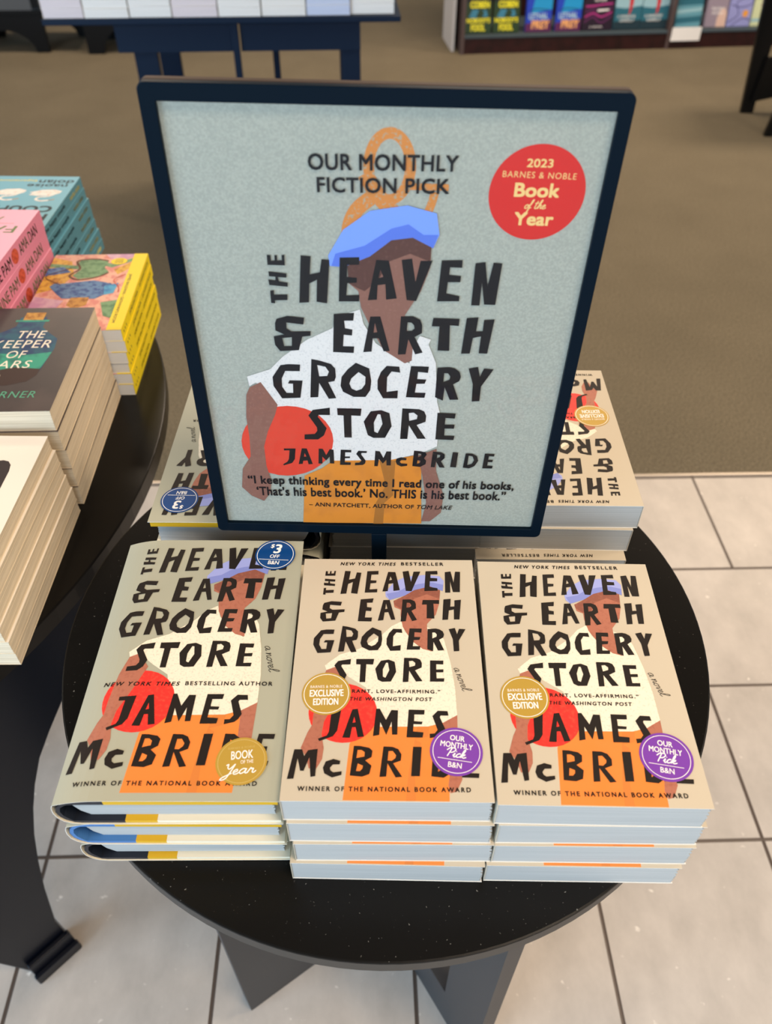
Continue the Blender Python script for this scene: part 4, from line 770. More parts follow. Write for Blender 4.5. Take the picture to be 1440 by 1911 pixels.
# hardcovers in paper jackets
HW, HH, HT = 151.0, 235.0, 35.0
def zj(x):
    if x >= 34:
        return 35.0 - 1.2 * ((x - 34) / 117.0) ** 2
    t = (34 - x) / 34.0
    return 35.0 - 6.6 * t ** 2.2
STN = [0, 2, 4, 7, 10, 14, 19, 25, 34, 60, 90, 120, 151]
def zjl(x):                                                          # straight between the folds
    for a, b in zip(STN, STN[1:]):
        if x <= b + 1e-6:
            return zj(a) + (zj(b) - zj(a)) * (x - a) / (b - a)
    return zj(STN[-1])
def hard_art(c, L, w_, h_):
    for k, m, l in CFM:
        c.flat(clip_loops(H_FIG[k], h_), L(l), m)
    T_ = L(10)
    for g in H_TITLE + H_AUTHOR:
        c.flat(g, T_, 'ink')
    text(c, 'NEW YORK TIMES', (14.0, 88.2, 56, 3.5), T_, 'ink', bold=.026, shear=.2, space=1.3)
    text(c, 'BESTSELLING AUTHOR', (74.0, 88.6, 64, 3.5), T_, 'ink', bold=.026, space=1.3)
    text(c, 'WINNER OF THE NATIONAL BOOK AWARD', (11.6, 10.8, 123.5, 3.4), T_, 'ink', bold=.026, space=1.4)
    script(c, 'a novel', 128.6, 124.2, 3.7, T_, 'ink', 0.42, rot=-76, sx=1.1)

def hardcover(name, cloth, upper):
    root = link(bpy.data.objects.new(name, None)); root.empty_display_size = .05
    j = MB()
    # jacket: front panel, rounded spine, back panel, as one thin folded sheet
    pr = [(x, zjl(x)) for x in reversed(STN)] + [(-1.6, 24), (-2.2, 17), (-1.2, 10), (2, 5), (7, 1.6), (14, 0.3), (40, 0.25), (151, 0.25)]
    inn = []
    for i, p in enumerate(pr):
        a = pr[max(0, i - 1)]; b = pr[min(len(pr) - 1, i + 1)]
        dx, dz = b[0] - a[0], b[1] - a[1]; l = math.hypot(dx, dz)
        inn.append((p[0] - dz / l * 0.35, p[1] + dx / l * 0.35))
    n = len(pr)
    for L_, m, flip in ((pr, 'jacket_sage', False), (inn, 'board_cream', True)):
        j.add([(x, 0, z) for x, z in L_] + [(x, HH, z) for x, z in L_], [(i, i + 1, n + i + 1, n + i) for i in range(n - 1)], m)
    for y in (0, HH):
        j.add([(x, y, z) for x, z in pr] + [(x, y, z) for x, z in inn], [(i, i + 1, n + i + 1, n + i) for i in range(n - 1)], 'cover_white_card')
    art = MB()
    hard_art(art, zflat(0.05), HW, HH)
    me = bpy.data.meshes.new('tmp'); me.from_pydata(art.v, [], art.f); me.polygons.foreach_set('material_index', art.m)
    bm = bmesh.new(); bm.from_mesh(me)
    for x in STN[1:-1]:
        bmesh.ops.bisect_plane(bm, geom=bm.verts[:] + bm.edges[:] + bm.faces[:], plane_co=(x, 0, 0), plane_no=(1, 0, 0), dist=1e-4)
    bm.verts.index_update()
    V = [(v.co.x, v.co.y, zjl(v.co.x) + v.co.z) for v in bm.verts]
    for k, nm in enumerate(art.names):
        fs = [[v.index for v in f.verts] for f in bm.faces if f.material_index == k]
        idx = sorted({i for f in fs for i in f}); mp = {i: q for q, i in enumerate(idx)}
        j.add([V[i] for i in idx], [[mp[i] for i in f] for f in fs], nm)
    bm.free(); bpy.data.meshes.remove(me)
    j.build('jacket', root, fix=False)
    b = MB()
    E = 1.0
    top = [(10, 30.3), (20, 32.2), (34, 33.6), (90, 33.4), (HW - 1.5, 32.4)]
    bot = [(10, 27.4), (20, 27.8), (34, 27.8), (90, 27.6), (HW - 1.5, 27.4)]
    for k in range(4):
        q = [bot[k], bot[k + 1], top[k + 1], top[k]]
        b.prism(q, lambda u, v, t: (u, t, v), E, HH - E, cloth if k < 2 else upper)
    b.box(8, 43, E, HH - E, 0.9, 3.9, cloth)
    b.box(43, 65, E, HH - E, 0.9, 3.9, 'board_yellow')
    b.box(65, HW - 1.5, E, HH - E, 0.9, 3.9, 'board_cream')
    sp = [(10, 30.3), (5, 28.0), (1.2, 23.5), (-0.6, 17), (0.6, 10), (3.5, 5.6), (8, 2.4)]
    sq = [(10, 27.6), (7, 26), (3.6, 22.5), (2.2, 17), (3.2, 11.4), (5.6, 7.4), (8, 3.9)]
    n = len(sp)
    for y in (E, HH - E):
        b.add([(x, y, z) for x, z in sp] + [(x, y, z) for x, z in sq], [(i, i + 1, n + i + 1, n + i) for i in range(n - 1)], cloth)
    for q in (sp, sq):
        b.add([(x, E, z) for x, z in q] + [(x, HH - E, z) for x, z in q], [(i, i + 1, n + i + 1, n + i) for i in range(n - 1)], cloth)
    b.build('cover_boards', root, fix=False)
    p = MB()
    rn = random.Random(3)
    prof = [(19, 4.0)]
    for i in range(18):
        e = HW - 5 - rn.random() * 1.4
        z = 4.0 + 23.2 * i / 18
        prof += [(e, z), (e, z + 1.25), (e - .5, z + 1.3)]
    prof += [(10, 27.2), (9.0, 24), (9.5, 18), (13, 10)]
    p.prism(prof, lambda u, v, q: (u, q, v), 5.5, HH - 5.5, 'pages_white')
    p.build('pages', root)
    return root

hc = hardcover('hardcover_book', 'board_navy', 'board_yellow')
hc2 = hardcover('hardcover_book', 'board_blue', 'board_yellow')
HG = 'jacketed hardcovers stacked on the round table'
place(hc, -222.0, -1.0, -5.6 - HT, 1.0)
tag(hc, 'sage jacketed hardcover, topmost of the front left stack, blue and gold stickers', 'book', HG)
place(hc2, -222.6, 0.0, -5.6 - 2 * HT - .3, .8)
tag(hc2, 'hardcover with blue cloth spine, second from the top of the front left stack', 'book', HG)
h3 = dup(hc, -222.0, 2.4, -5.6 - 3 * HT - .6, 1.1)
tag(h3, 'hardcover with dark navy spine, at the bottom of the front left stack', 'book', HG)
round_sticker(hc, 'round blue sticker', 128.0, 218.5, zj(128) + 0.45, 17.0, 'sticker_blue', art_three, rot=-3)
round_sticker(hc, 'round gold sticker', 122.8, 28.6, zj(122) + 0.45, 17.6, 'sticker_gold', art_year, rot=6)
for i, (x, y, a) in enumerate([(-63.5, 256.5 + HH, -.3), (-66, 254 + HH, .2), (-65, 257 + HH, 0)]):
    r = dup(hc, x, y, -5.6 - HT * (i + 1) - .15 * i, 180 + a)
    tag(r, 'upside down sage hardcover, %s of the stack left behind the sign%s' % (ORD[i] if i < 2 else 'at the bottom', ', blue sticker' if i == 0 else ''), 'book', HG)
    if i == 0:
        round_sticker(r, 'round blue sticker', 128.0, 206.5, zj(128) + 0.45, 17.0, 'sticker_blue', art_three, rot=0)

# ------------------------------------------------------------------ left round table with its stacks
mat('teal', (112, 178, 200), 0.42, 0.4)
mat('teal_spine', (84, 140, 156), 0.45, 0.4)
mat('teal_ink', (34, 52, 60), 0.5, 0.3)
mat('swan', (246, 238, 230), 0.5, 0.3, speck=(228, 206, 196), scale=160, lo=.5, hi=.66)
mat('lemon', (232, 214, 96), 0.45, 0.3)
mat('pink', (244, 178, 200), 0.42, 0.4)
mat('pink_spine', (226, 138, 164), 0.45, 0.4)
mat('moss', (112, 128, 84), 0.5, 0.3)
mat('brick', (214, 92, 66), 0.5, 0.3, speck=(176, 66, 44), scale=200)
mat('yellow', (244, 216, 14), 0.45, 0.4)
mat('paint_rose', (236, 184, 164), 0.5, 0.3, speck=(218, 142, 134), scale=90, lo=.45, hi=.6)
mat('paint_ochre', (226, 180, 78), 0.5, 0.3, speck=(190, 132, 60), scale=120, lo=.45, hi=.62)
mat('paint_blue', (96, 134, 180), 0.5, 0.3, speck=(54, 84, 146), scale=140, lo=.45, hi=.6)
mat('paint_sky', (84, 166, 208), 0.5, 0.3, speck=(62, 132, 190), scale=120)
mat('paint_green', (126, 164, 124), 0.5, 0.3, speck=(92, 134, 96), scale=120)
mat('paint_brown', (110, 66, 42), 0.5, 0.3, speck=(72, 40, 28), scale=160)
mat('paint_lilac', (202, 154, 190), 0.5, 0.3, speck=(222, 184, 204), scale=80)
mat('dusk', (62, 54, 54), 0.40, 0.4, speck=(78, 66, 64), scale=14, lo=.5, hi=.72)
mat('bottle_glass', (24, 84, 104), 0.45, 0.4, speck=(14, 46, 92), scale=60, lo=.42, hi=.6)
mat('bottle_green', (46, 150, 124), 0.45, 0.4, speck=(30, 108, 96), scale=60)
mat('bottle_earth', (54, 34, 30), 0.45, 0.4)
mat('cork', (196, 144, 70), 0.5, 0.3, speck=(150, 96, 44), scale=120)
mat('mint_ink', (88, 158, 128), 0.45, 0.3)
mat('chalk', (240, 228, 208), 0.5, 0.3)
mat('ivory_cover', (240, 230, 216), 0.42, 0.4)
mat('charcoal_ink', (58, 50, 50), 0.45, 0.3)
mat('raspberry', (214, 74, 110), 0.45, 0.3)

LT = -150.0
lt = tag(empty('round_table', -935, 517, -860), 'larger round black table at the left edge under the stacks of other novels', 'table')
ring_top('tabletop', 0, 0, 640, 710, 24, 'lacquer_black', 'lacquer_black', lt)
def curved_panel(px, py, dx, dy, pts, th, name, m):
    l = math.hypot(dx, dy); d = (dx / l, dy / l); n = (-d[1], d[0])
    b = MB()
    b.prism(pts, lambda u, v, t: (px + 935 + u * d[0] + t * n[0], py - 517 + u * d[1] + t * n[1], v), -th / 2, th / 2, m)
    return b.build(name, lt, bevel=2.5)
RIGHT = [(29, 0), (27, 90), (42, 190), (56, 262), (71, 325), (85, 370), (102, 414), (122, 455), (146, 488), (172, 520), (205, 560), (245, 610), (280, 684)]
pts = RIGHT + [(-330, 684), (-250, 560), (-150, 380), (-60, 120), (-33, 0)]
curved_panel(-516, 158, .67, .74, pts, 24, 'leg', 'leg_navy')
b = MB()
l = math.hypot(.67, .74); d = (.67 / l, .74 / l); n = (d[1], -d[0])
def LF(u, v, t):
    return (-516 + 935 + u * d[0] + t * n[0], 158 - 517 + u * d[1] + t * n[1], v)
b.prism([(-36, 0), (32, 0), (32, 52), (-36, 52)], LF, 13, 22, 'leg_navy')
b.prism([(-38, 0), (34, 0), (34, 24), (-38, 24)], LF, 22, 30, 'leg_navy')
b.build('foot', lt, bevel=2)
curved_panel(-700, 330, .78, -.62, [(-200, 0), (-110, 0), (-90, 240), (-30, 420), (60, 560), (170, 684), (-320, 684), (-260, 300)], 24, 'leg', 'leg_navy')
MB().disc(0, 0, 0, 30, 210, 'leg_navy').build('base_disc', lt)

def teal_art(c, L, w_, h_):
    T_ = L(2)
    text(c, 'dolan', (4, 14, 56, 15), T_, 'teal_ink', bold=.02)
    text(c, 'naoise', (10, 30, 64, 12), T_, 'teal_ink', bold=.02)
    text(c, 'Expectations', (64, 12, 60, 9), T_, 'lemon', bold=.01)
    def swan(x, y, s):
        c.flat([[(x, y), (x + 14 * s, y - 6 * s), (x + 34 * s, y - 4 * s), (x + 52 * s, y + 6 * s), (x + 46 * s, y + 9 * s), (x + 50 * s, y + 16 * s), (x + 36 * s, y + 19 * s), (x + 14 * s, y + 17 * s), (x + 2 * s, y + 9 * s)]], L(1), 'swan')
        stroke(c, [(x + 4 * s, y + 6 * s), (x + 16 * s, y + 20 * s), (x + 30 * s, y + 24 * s), (x + 33 * s, y + 33 * s), (x + 24 * s, y + 38 * s), (x + 12 * s, y + 36 * s)], 4.2 * s, L(2), 'swan')
        stroke(c, [(x + 12 * s, y + 36 * s), (x + 3 * s, y + 32 * s)], 2.2 * s, L(2), 'cork', False)
    swan(12, 56, .95)
    swan(68, 54, .95)
    text(c, 'COUPLE', (8, 110, 110, 22), T_, 'teal_ink', bold=.03)
    text(c, 'HAPPY', (8, 138, 100, 22), T_, 'teal_ink', bold=.03)
    text(c, 'THE', (8, 166, 60, 22), T_, 'teal_ink', bold=.03)
def teal_spine(c, L, h_, t):
    text(c, 'the happy couple', (14, t * .3, 96, t * .45), L(1), 'teal_ink', bold=.03)
    text(c, 'naoise dolan', (136, t * .3, 50, t * .42), L(1), 'lemon', bold=.02)
TEAL = paperback('paperback_book', 130, 200, 17.6, 'teal', teal_art, 'pages_cream', 'teal_spine', teal_spine, leaves=12)
def stack(proto, n, x, y, ztop, t, rz, fmt, group, jx=1.5, jy=1.5, seed=1, drift=(0, 0)):
    rn = random.Random(seed)
    for i in range(n):
        dx, dy, da = rn.uniform(-jx, jx), rn.uniform(-jy, jy), rn.uniform(-.5, .5)
        X, Y, Z = x + dx + drift[0] * i, y + dy + drift[1] * i, ztop - t * (i + 1)
        r = place(proto, X, Y, Z, rz + da) if i == 0 else dup(proto, X, Y, Z, rz + da)
        tag(r, fmt % (ORD[i] if i < n - 1 else 'at the bottom'), 'book', group)
stack(TEAL, 7, -507.5, 1052, -24, 17.6, 180, 'teal paperback, %s of the swan cover stack at the far left', 'teal paperbacks on the left table', seed=4, jx=.8, jy=.6, drift=(1.2, .6))

def pink_art(c, L, w_, h_):
    T_ = L(1)
    text(c, 'ANNA', (40, 22, 66, 15), T_, 'moss', bold=.01)
    text(c, 'FALL', (12, 50, 74, 20), T_, 'moss', bold=.01)
    c.flat([[(20, 42), (70, 42), (70, 42.8), (20, 42.8)]], T_, 'brick')
def pink_spine(c, L, h_, t):
    text(c, 'ERINE PAM', (52, t * .22, 92, t * .56), L(1), 'moss', bold=.03)
    c.flat([[(162 + 11 * math.cos(i * .3927) * (1 + .08 * (i % 2)), t / 2 + 11 * math.sin(i * .3927)) for i in range(16)]], L(1), 'brick')
    text(c, 'AMA DAN', (14, t * .22, 34, t * .56), L(1), 'moss', bold=.02)
def pink_spine2(c, L, h_, t):
    text(c, 'AMA DAN', (118, t * .24, 66, t * .52), L(1), 'moss', bold=.01)
    c.flat([[(102 + 11 * math.cos(i * .3927), t / 2 + 9.5 * math.sin(i * .3927)) for i in range(16)]], L(1), 'brick')
    text(c, 'ERINE PAM', (10, t * .24, 78, t * .52), L(1), 'moss', bold=.01)
PINK = paperback('paperback_book', 138, 210, 27.6, 'pink', pink_art, 'pages_cream', 'pink_spine', pink_spine2, leaves=14)
stack(PINK, 6, -494, 838, 15.6, 27.6, 180, 'pink paperback, %s of the pink stack at the left edge', 'pink paperbacks on the left table', seed=2, jx=.8, jy=.8, drift=(.6, .0))

def yellow_art(c, L, w_, h_):
    X0 = 19
    c.flat([[(X0, 0), (w_, 0), (w_, h_), (X0, h_)]], L(1), 'paint_rose')
    c.flat([[(w_, 8), (w_, 110), (104, 96), (92, 60), (104, 20)]], L(2), 'paint_ochre')
    c.flat([[(X0, 22), (44, 40), (62, 30), (88, 44), (w_, 36), (w_, 26), (88, 34), (62, 20), (44, 30), (X0, 12)]], L(3), 'paint_green')
    c.flat([[(X0, 0), (60, 0), (50, 14), (30, 18), (X0, 8)]], L(4), 'paint_lilac')
    c.flat([[(X0, 24), (40, 46), (32, 60), (X0, 44)]], L(5), 'paint_ochre')
    c.flat([[(w_, 40), (112, 36), (98, 52), (w_, 62)]], L(6), 'paint_blue')
    # generic painted figure of loose brush shapes
    c.flat([[(52, 20), (70, 14), (92, 18), (96, 30), (86, 44), (94, 62), (84, 72), (58, 66), (46, 52), (54, 40)]], L(7), 'paint_green')
    stroke(c, [(52, 20), (74, 14), (96, 20), (88, 42), (98, 62), (82, 74), (58, 66), (46, 54)], 3.2, L(8), 'paint_brown')
    c.flat([[(38, 84), (62, 76), (92, 82), (112, 86), (104, 112), (94, 124), (50, 126), (34, 110), (26, 94)]], L(9), 'paint_blue')
    c.flat([[(26, 84), (44, 92), (40, 116), (28, 112)]], L(10), 'paint_sky')
    c.flat([[(94, 92), (112, 80), (118, 92), (104, 112)]], L(11), 'paint_blue')
    c.flat([[(58, 122), (82, 122), (84, 142), (72, 152), (58, 142)]], L(12), 'cork')
    c.flat([[(30, 66), (40, 66), (42, 84), (30, 84)]], L(13), 'paint_rose')
    c.flat([[(108, 70), (118, 68), (120, 84), (110, 84)]], L(14), 'cork')
    c.flat([[(90, 130), (w_, 118), (w_, 150), (96, 152)]], L(15), 'paint_lilac')
    c.flat([[(X0, 130), (40, 136), (30, 170), (X0, 176)]], L(16), 'paint_green')
    stroke(c, [(100, 40), (w_ - 2, 64), (104, 88)], 1.4, L(17), 'paint_brown')
    stroke(c, [(X0 + 2, 60), (34, 76), (24, 96), (X0 + 3, 110)], 1.4, L(18), 'brick')
    seg = 32
    c.flat([[(37 + 11.5 * math.cos(2 * math.pi * i / seg), 22 + 9.5 * math.sin(2 * math.pi * i / seg)) for i in range(seg)]], L(19), 'yellow')
    for k, q in enumerate((26, 23, 20, 16)):
        c.flat([[(31, q), (43, q), (43, q + .9), (31, q + .9)]], L(23), 'charcoal_ink')
    c.flat([[(0, 0), (X0, 0), (X0, h_), (0, h_)]], L(20), 'yellow')
    text(c, "JAMES BALDWIN \u2022 GIOVANNI\u2019S ROOM", (16.5, 60, 128, 5.2), L(23), 'charcoal_ink', bold=.01, rot=90)
def yellow_spine(c, L, h_, t):
    text(c, "JAMES BALDWIN  \u2022  GIOVANNI\u2019S ROOM", (52, t * .34, 140, t * .4), L(1), 'charcoal_ink', bold=.01)
    for q in (10, 18, 26):
        c.flat([[(q, t * .4), (q + 2.4, t * .4), (q + 2.4, t * .62), (q, t * .62)]], L(1), 'charcoal_ink')
YEL = paperback('paperback_book', 132, 205, 16.5, 'yellow', yellow_art, 'pages_bright', 'yellow', yellow_spine, leaves=10)
stack(YEL, 6, -357.5, 845, -51, 16.5, 183, 'yellow spined paperback, %s of the painted cover stack', 'yellow paperbacks on the left table', seed=5, jx=1, drift=(.1, .0))

def bottle_art(c, L, w_, h_):
    c.flat([[(26, 62), (34, 52), (60, 46), (80, 47), (100, 54), (108, 66), (114, 120), (112, 140), (96, 156), (88, 166), (88, 188), (56, 188), (56, 168), (46, 158), (28, 144), (24, 128)]], L(1), 'bottle_glass')
    c.flat([[(27, 74), (60, 66), (108, 76), (113, 112), (84, 106), (54, 110), (25, 104)]], L(2), 'bottle_green')
    c.flat([[(26, 62), (34, 52), (60, 46), (80, 47), (100, 54), (108, 66), (109, 78), (80, 82), (54, 74), (27, 80)]], L(3), 'bottle_earth')
    c.flat([[(60, 182), (84, 182), (84, 199), (60, 199)]], L(4), 'cork')
    c.flat([[(52, 178), (92, 178), (92, 182), (52, 182)]], L(5), 'bottle_green')
    T_ = L(7)
    text(c, 'THE', (64, 142, 32, 15), T_, 'chalk', shear=.12, bold=-.005, space=1.1)
    text(c, 'KEEPER', (40, 121, 68, 16), T_, 'chalk', shear=.12, space=1.1)
    text(c, 'OF', (63, 100, 22, 15), T_, 'chalk', shear=.12, space=1.1)
    text(c, 'STARS', (36, 80, 60, 15), T_, 'chalk', shear=.12, space=1.1)
    text(c, 'a novel', (44, 63, 24, 4), T_, 'chalk')
    text(c, 'BUCK TURNER', (10, 24, 107, 12), T_, 'mint_ink', shear=.12, space=1.12)
DARK = paperback('paperback_book', 140, 210, 26.2, 'dusk', bottle_art, 'pages_ivory', 'dusk', None, rough=0.35, leaves=26, card='pages_ivory')
stack(DARK, 5, -500, 424, -19, 26.2, 3.0, 'dark paperback with bottle picture, %s of its stack', 'dark paperbacks on the left table', seed=8, jx=1.2, jy=.8, drift=(.9, -1.2))

def ivory_art(c, L, w_, h_):
    text(c, 'n', (86, 128, 32, 46), L(1), 'charcoal_ink', bold=.04)
    seg = 32
    c.flat([[(100 + 11 * math.cos(2 * math.pi * i / seg), 108 + 10 * math.sin(2 * math.pi * i / seg)) for i in range(seg)]], L(1), 'raspberry')
IVO = paperback('paperback_book', 140, 213, 18.6, 'ivory_cover', ivory_art, 'pages_ivory', 'ivory_cover', None, rough=0.35, leaves=18, card='pages_ivory')
stack(IVO, 6, -500.5, 199, -38.4, 18.6, 0.6, 'ivory paperback, %s of the nearest stack on the left table', 'ivory paperbacks on the left table', seed=3, jx=1, jy=.8, drift=(1.3, .2))

# ------------------------------------------------------------------ navy table across the aisle
NT = -150.0
bt = tag(empty('display_table', -1062, 2545, -860, 4.5), 'long navy table with white paged book stacks behind the sign', 'table')
MB().box(-28, 1078, 0, 620, 692, 710, 'table_navy').build('tabletop', bt, bevel=3)
MB().box(172, 560, 60, 80, 600, 691.5, 'table_navy').build('apron', bt)
MB().box(566, 952, 60, 80, 600, 691.5, 'table_navy').build('apron', bt)
for x0, x1, y0, y1 in ((215, 290, 80.5, 110), (540, 562, 45, 59.5), (640, 664, 480, 500), (890, 952, 80.5, 110), (215, 290, 520, 550), (890, 952, 520, 550)):
    MB().box(x0, x1, y0, y1, 0, 691.5, 'table_navy').build('leg', bt, bevel=2)
mat('far_pages', (216, 212, 216), 0.8, 0.2)
pages_mat('far_pages_a', (214, 206, 210), (196, 188, 194), 2000)
pages_mat('far_pages_b', (224, 224, 222), (206, 206, 206), 2000)
pages_mat('far_pages_c', (190, 200, 224), (172, 184, 210), 2000)
edges = [(-1087, 2540), (-962, 2550), (-825, 2561), (-695, 2572), (-554, 2583), (-421, 2594), (-283, 2606), (-147, 2630), (-8, 2641)]
ORDS = ['leftmost', 'second from the left', 'third from the left', 'fourth from the left', 'fourth from the right', 'third from the right', 'second from the right', 'rightmost']
for k in range(8):
    (xa, ya), (xb, yb) = edges[k], edges[k + 1]
    w_ = math.hypot(xb - xa, yb - ya) - 2.5
    t = (27, 25, 30, 29, 25, 26, 28, 30)[k]
    pr = paperback('paperback_book', w_, 205, t, 'cover_beige', None, ('far_pages_a', 'far_pages_b', 'far_pages_b', 'far_pages_a', 'far_pages_b', 'far_pages_b', 'far_pages_c', 'far_pages_b')[k], None, None, leaves=4)
    rn = random.Random(k)
    for i in range(3):
        X, Y = xa + 1.2, ya + 12 + rn.uniform(0, 4)
        r = place(pr, X, Y, NT + t * i, 4.5) if i == 0 else dup(pr, X, Y, NT + t * i, 4.5)
        tag(r, 'white paged paperback on the navy table, %s book of the stack %s' % (('bottom', 'second', 'third')[i], ORDS[k]), 'book', 'paperbacks along the edge of the navy table')

# ------------------------------------------------------------------ bookcase with face-out books
BA = 7.4
bc = tag(empty('bookcase', 380, 4900, -860, BA), 'dark mahogany bookcase with face-out books at the top right', 'bookcase')
MB().box(-12, 6, -4, 420, 0, 1100, 'shelf_side').build('side_panel', bc)
MB().box(1212, 1230, -4, 420, 0, 1100, 'shelf_side').build('side_panel', bc)
MB().box(2230, 2248, -4, 420, 0, 1100, 'shelf_side').build('side_panel', bc)
for xa, xb in ((6.5, 1211.5), (1230.5, 2229.5)):
    MB().box(xa, xb, 6, 26, 2, 84, 'mahogany').build('plinth', bc)
    MB().box(xa, xb, 0, 400, 84.5, 97, 'shelf_grey').build('shelf', bc)
    MB().box(xa, xb, 400.5, 416, 2, 1100, 'mahogany').build('back_panel', bc)
card = MB().box(0, 176, 0, 3, 0, 70, 'sticker_white').build('label_holder')
card.location = (0.380 + 1.232 * math.cos(math.radians(BA)) + .012 * math.sin(math.radians(BA)), 4.900 + 1.232 * math.sin(math.radians(BA)) - .012 * math.cos(math.radians(BA)), 0.045)
card.rotation_euler = (0, 0, math.radians(BA))
tag(card, 'white shelf label card on the front edge of the dark bookcase', 'label')
ep = MB().box(0, 16, 0, 300, 0, 900, 'shelf_side').build('leaning_board')
ep.location = (0.318, 4.96, 0.002 + .0); ep.rotation_euler = (0, 0, math.radians(BA))
ep.data.materials[0] = mat('pale_panel', (206, 202, 200), .5, .3)
tag(ep, 'pale panel standing against the left end of the dark bookcase', 'panel')

for nm, col in (('nf_green', (40, 62, 30)), ('nf_black', (22, 26, 24)), ('nf_yellow', (236, 226, 40)), ('nf_blue', (60, 130, 160)), ('lp_blue', (34, 66, 190)), ('lp_sky', (30, 150, 210)), ('lp_orange', (236, 170, 110)),
                ('lp_pale', (170, 200, 216)), ('pr_purple', (92, 34, 84)), ('pr_dark', (38, 22, 40)), ('pr_magenta', (176, 50, 130)), ('wd_teal', (44, 104, 122)), ('wd_dark', (30, 52, 62)), ('wd_red', (196, 34, 40)),
                ('wd_pale', (150, 188, 200)), ('t3', (100, 156, 172)), ('t3b', (150, 190, 200)), ('pt_a', (150, 136, 150)), ('pt_b', (220, 186, 170)), ('ln_a', (150, 152, 206)), ('ln_b', (90, 90, 140)), ('ln_o', (232, 158, 62)),
                ('yg_a', (208, 214, 170)), ('yg_b', (156, 96, 128))):
    mat(nm, col, .35, .5)
def nf(c, L, w_, h_):
    c.flat([[(0, 150), (w_, 150), (w_, 235), (0, 235)]], L(1), 'nf_black')
    c.flat([[(20, 78), (70, 70), (130, 82), (120, 112), (40, 116)]], L(1), 'nf_blue')
    c.flat([[(60, 76), (98, 70), (108, 104), (80, 120)]], L(2), 'nf_green')
    text(c, 'FOOL', (34, 10, 84, 34), L(3), 'nf_yellow', bold=.04)
    text(c, "NOBODY\u2019S", (8, 50, 136, 24), L(3), 'nf_yellow', bold=.04)
    text(c, 'COBEN', (26, 122, 112, 34), L(3), 'nf_yellow', bold=.04)
def lp(c, L, w_, h_):
    c.flat([[(0, 0), (w_, 0), (w_, 60), (0, 40)]], L(1), 'pr_purple')
    c.flat([[(30, 90), (w_, 110), (w_, 235), (60, 235)]], L(1), 'lp_sky')
    text(c, 'PREY', (34, 14, 104, 42), L(3), 'lp_orange', bold=.04)
    text(c, 'LETHAL', (16, 62, 112, 30), L(3), 'lp_pale', bold=.03)
    stroke(c, [(20, 104), (60, 112), (130, 106)], 4, L(2), 'wd_dark')
def pu(c, L, w_, h_):
    for k in range(4):
        stroke(c, [(10, 40 + 26 * k), (60, 66 + 18 * k), (110, 36 + 30 * k), (170, 70 + 20 * k)], 9, L(1), 'pr_magenta' if k % 2 else 'pr_purple')
    text(c, 'A NOVEL', (44, 12, 80, 9), L(3), 'sticker_white')
    text(c, 'AMOR', (60, 140, 70, 14), L(3), 'sticker_white')
    c.flat([[(84, 92), (150, 96), (150, 104), (84, 102)]], L(3), 'sticker_white')
def wd(c, L, w_, h_):
    c.flat([[(0, 0), (w_, 0), (w_, 46), (0, 40)]], L(1), 'wd_dark')
    c.flat([[(0, 110), (60, 104), (w_, 116), (w_, 235), (0, 235)]], L(1), 'wd_pale')
    c.flat([[(84, 66), (94, 84), (104, 130), (100, 235), (70, 235), (82, 130)]], L(2), 'wd_red')
    text(c, 'A WINDOW', (18, 58, 108, 14), L(3), 'sticker_white')
    text(c, 'DARKLY', (36, 38, 84, 14), L(3), 'sticker_white')
def t3(c, L, w_, h_):
    c.flat([[(0, 20), (w_, 30), (w_, 60), (0, 50)]], L(1), 'wd_teal')
    c.flat([[(0, 70), (w_, 84), (w_, 100), (0, 90)]], L(1), 't3b')
    c.flat([[(0, 110), (w_, 116), (w_, 235), (0, 235)]], L(1), 'wd_teal')
def pt(c, L, w_, h_):
    c.flat([[(70, 0), (128, 0), (126, 70), (108, 96), (84, 86), (70, 40)]], L(1), 'pt_b')
    text(c, 'THE MAN', (26, 84, 76, 16), L(2), 'sticker_white')
    text(c, 'WOMEN', (32, 62, 70, 16), L(2), 'sticker_white')
def ln(c, L, w_, h_):
    for q in ([(4, 20), (60, 60), (40, 120), (110, 150)], [(30, 4), (90, 40), (140, 30)], [(10, 110), (70, 96), (138, 120), (120, 200)], [(60, 180), (20, 210), (80, 232)]):
        stroke(c, q, 6, L(1), 'ln_b')
    c.flat([[(104 + 17 * math.cos(i * .4), 64 + 18 * math.sin(i * .4)) for i in range(16)]], L(2), 'ln_o')
def yg(c, L, w_, h_):
    for k in range(3):
        text(c, ('HERE', 'LIES', 'THE')[k], (44, 96 + 26 * k, 58, 18), L(1), 'yg_b', bold=.03)
    c.flat([[(0, 20), (w_, 26), (w_, 40), (0, 36)]], L(1), 't3b')
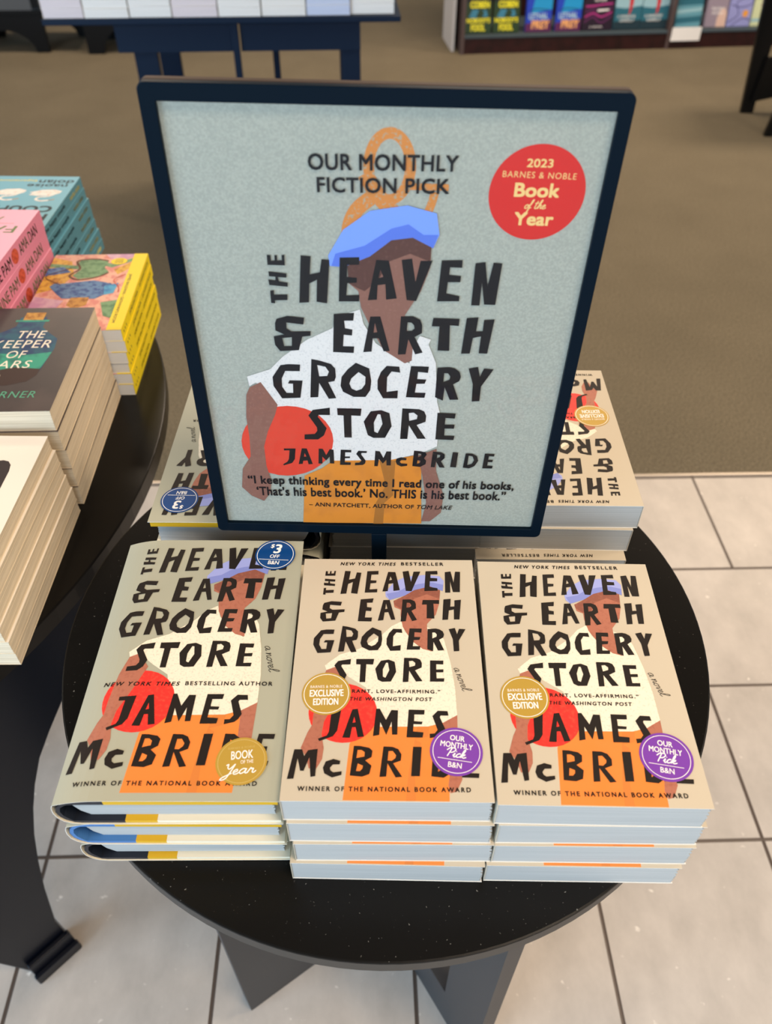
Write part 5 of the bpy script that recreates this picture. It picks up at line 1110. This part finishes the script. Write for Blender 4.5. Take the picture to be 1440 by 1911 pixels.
face = [('nf', nf, 'nf_green', 13, 151, 'dark green book with yellow lettering, leftmost face-out in the bookcase', 'yellow lettered books facing out of the bookcase'),
        ('nf', nf, 'nf_green', 176, 151, 'dark green book with yellow lettering, second from the left in the bookcase', 'yellow lettered books facing out of the bookcase'),
        ('lp', lp, 'lp_blue', 367, 148, 'bright blue book with orange lettering, left of two alike in the bookcase', 'bright blue books facing out of the bookcase'),
        ('lp', lp, 'lp_blue', 542, 148, 'bright blue book with orange lettering, right of two alike in the bookcase', 'bright blue books facing out of the bookcase'),
        ('pu', pu, 'pr_dark', 700, 178, 'dark book with magenta streaks facing out of the bookcase', None),
        ('wd', wd, 'wd_teal', 888, 158, 'teal book with a red streak, left one of the two beside the divider', 'teal books with a red streak in the bookcase'),
        ('wd', wd, 'wd_teal', 1050, 158, 'teal book with a red streak, right one of the two beside the divider', 'teal books with a red streak in the bookcase'),
        ('t3', t3, 't3', 1260, 152, 'pale teal seascape book above the white shelf label card', None),
        ('pt', pt, 'pt_a', 1440, 128, 'mauve book with white lettering facing out of the bookcase', None),
        ('ln', ln, 'ln_a', 1576, 140, 'lilac book with dark lines and an orange dot in the bookcase', None),
        ('yg', yg, 'yg_a', 1724, 140, 'pale yellow green book at the right end of the bookcase', None)]
protos = {}
for key, art, base, x, w_, lab, grp in face:
    y = 62
    a = math.radians(BA)
    X = 380 + x * math.cos(a) - y * math.sin(a); Y = 4900 + x * math.sin(a) + y * math.cos(a)
    rot = (math.radians(83), 0, a)
    if key in protos:
        r = dup(protos[key], X, Y, 98 - 860, 0, rot)
    else:
        r = protos[key] = paperback('hardcover_book', w_, 235, 26, base, art, 'pages_white', None, None, leaves=4)
        r.location = (X * .001, Y * .001, .098); r.rotation_euler = rot
    tag(r, lab, 'book', grp)

# ------------------------------------------------------------------ black furniture at the frame's edges
ft = tag(empty('low_display_stand', -2060, 4800, -860, 4), 'black low stand with arched foot panels at the top left', 'stand')
MB().box(-500, 250, 60, 420, 190, 215, 'lacquer_black').build('shelf', ft)
def arch(x0, x1, x2, x3, h, y0, y1, name):
    pts = [(x0, 0), (x1, 0)]
    for i in range(1, 9):
        a = math.pi * i / 9
        pts.append(((x1 + x2) / 2 - (x2 - x1) / 2 * math.cos(a), h * .62 * math.sin(a)))
    pts += [(x2, 0), (x3, 0), (x3, h), (x0, h)]
    MB().prism(pts, lambda u, v, t: (u, t, v), y0, y1, 'lacquer_black').build(name, ft)
arch(-420, -330, 0, 70, 188, 60, 84, 'foot_panel')
arch(-330, -280, 160, 235, 188, 396, 420, 'foot_panel')
MB().box(20, 60, 84.5, 110, 215.5, 900, 'lacquer_black').build('post', ft)
MB().box(-380, -350, 84.5, 110, 215.5, 900, 'lacquer_black').build('post', ft)
f2 = tag(empty('low_display_stand', -1764, 4840, -860, 4), 'black low stand behind the left end of the navy table', 'stand')
ft = f2
arch(0, 90, 420, 500, 230, 0, 24, 'foot_panel')
arch(0, 90, 420, 500, 230, 300, 324, 'foot_panel')
MB().box(-10, 510, -10, 334, 230.5, 255, 'lacquer_black').build('shelf', ft)
er = tag(empty('easel_table', 1700, 3690, -860, 0), 'black slanted leg display table at the top right edge', 'table')
def slab(p, y0, y1, name):
    MB().prism(p, lambda u, v, t: (u, t, v), y0, y1, 'lacquer_black').build(name, er)
slab([(2, 0), (62, 0), (40, 720), (-60, 720)], 275, 300, 'leg')
slab([(16, 0), (52, 0), (190, 720), (110, 720)], -40, -15, 'leg')
MB().prism([(30, 60), (420, 150), (420, 320), (42, 250)], lambda u, v, t: (u, t, v), 250, 274.5, 'lacquer_black').build('brace_panel', er)
MB().box(-80, 700, -60, 320, 720.5, 745, 'lacquer_black').build('tabletop', er)
slab([(520, 0), (560, 0), (560, 720), (480, 720)], 275, 300, 'leg')
slab([(520, 0), (560, 0), (560, 720), (480, 720)], -40, -15, 'leg')
bpy.context.view_layer.update()
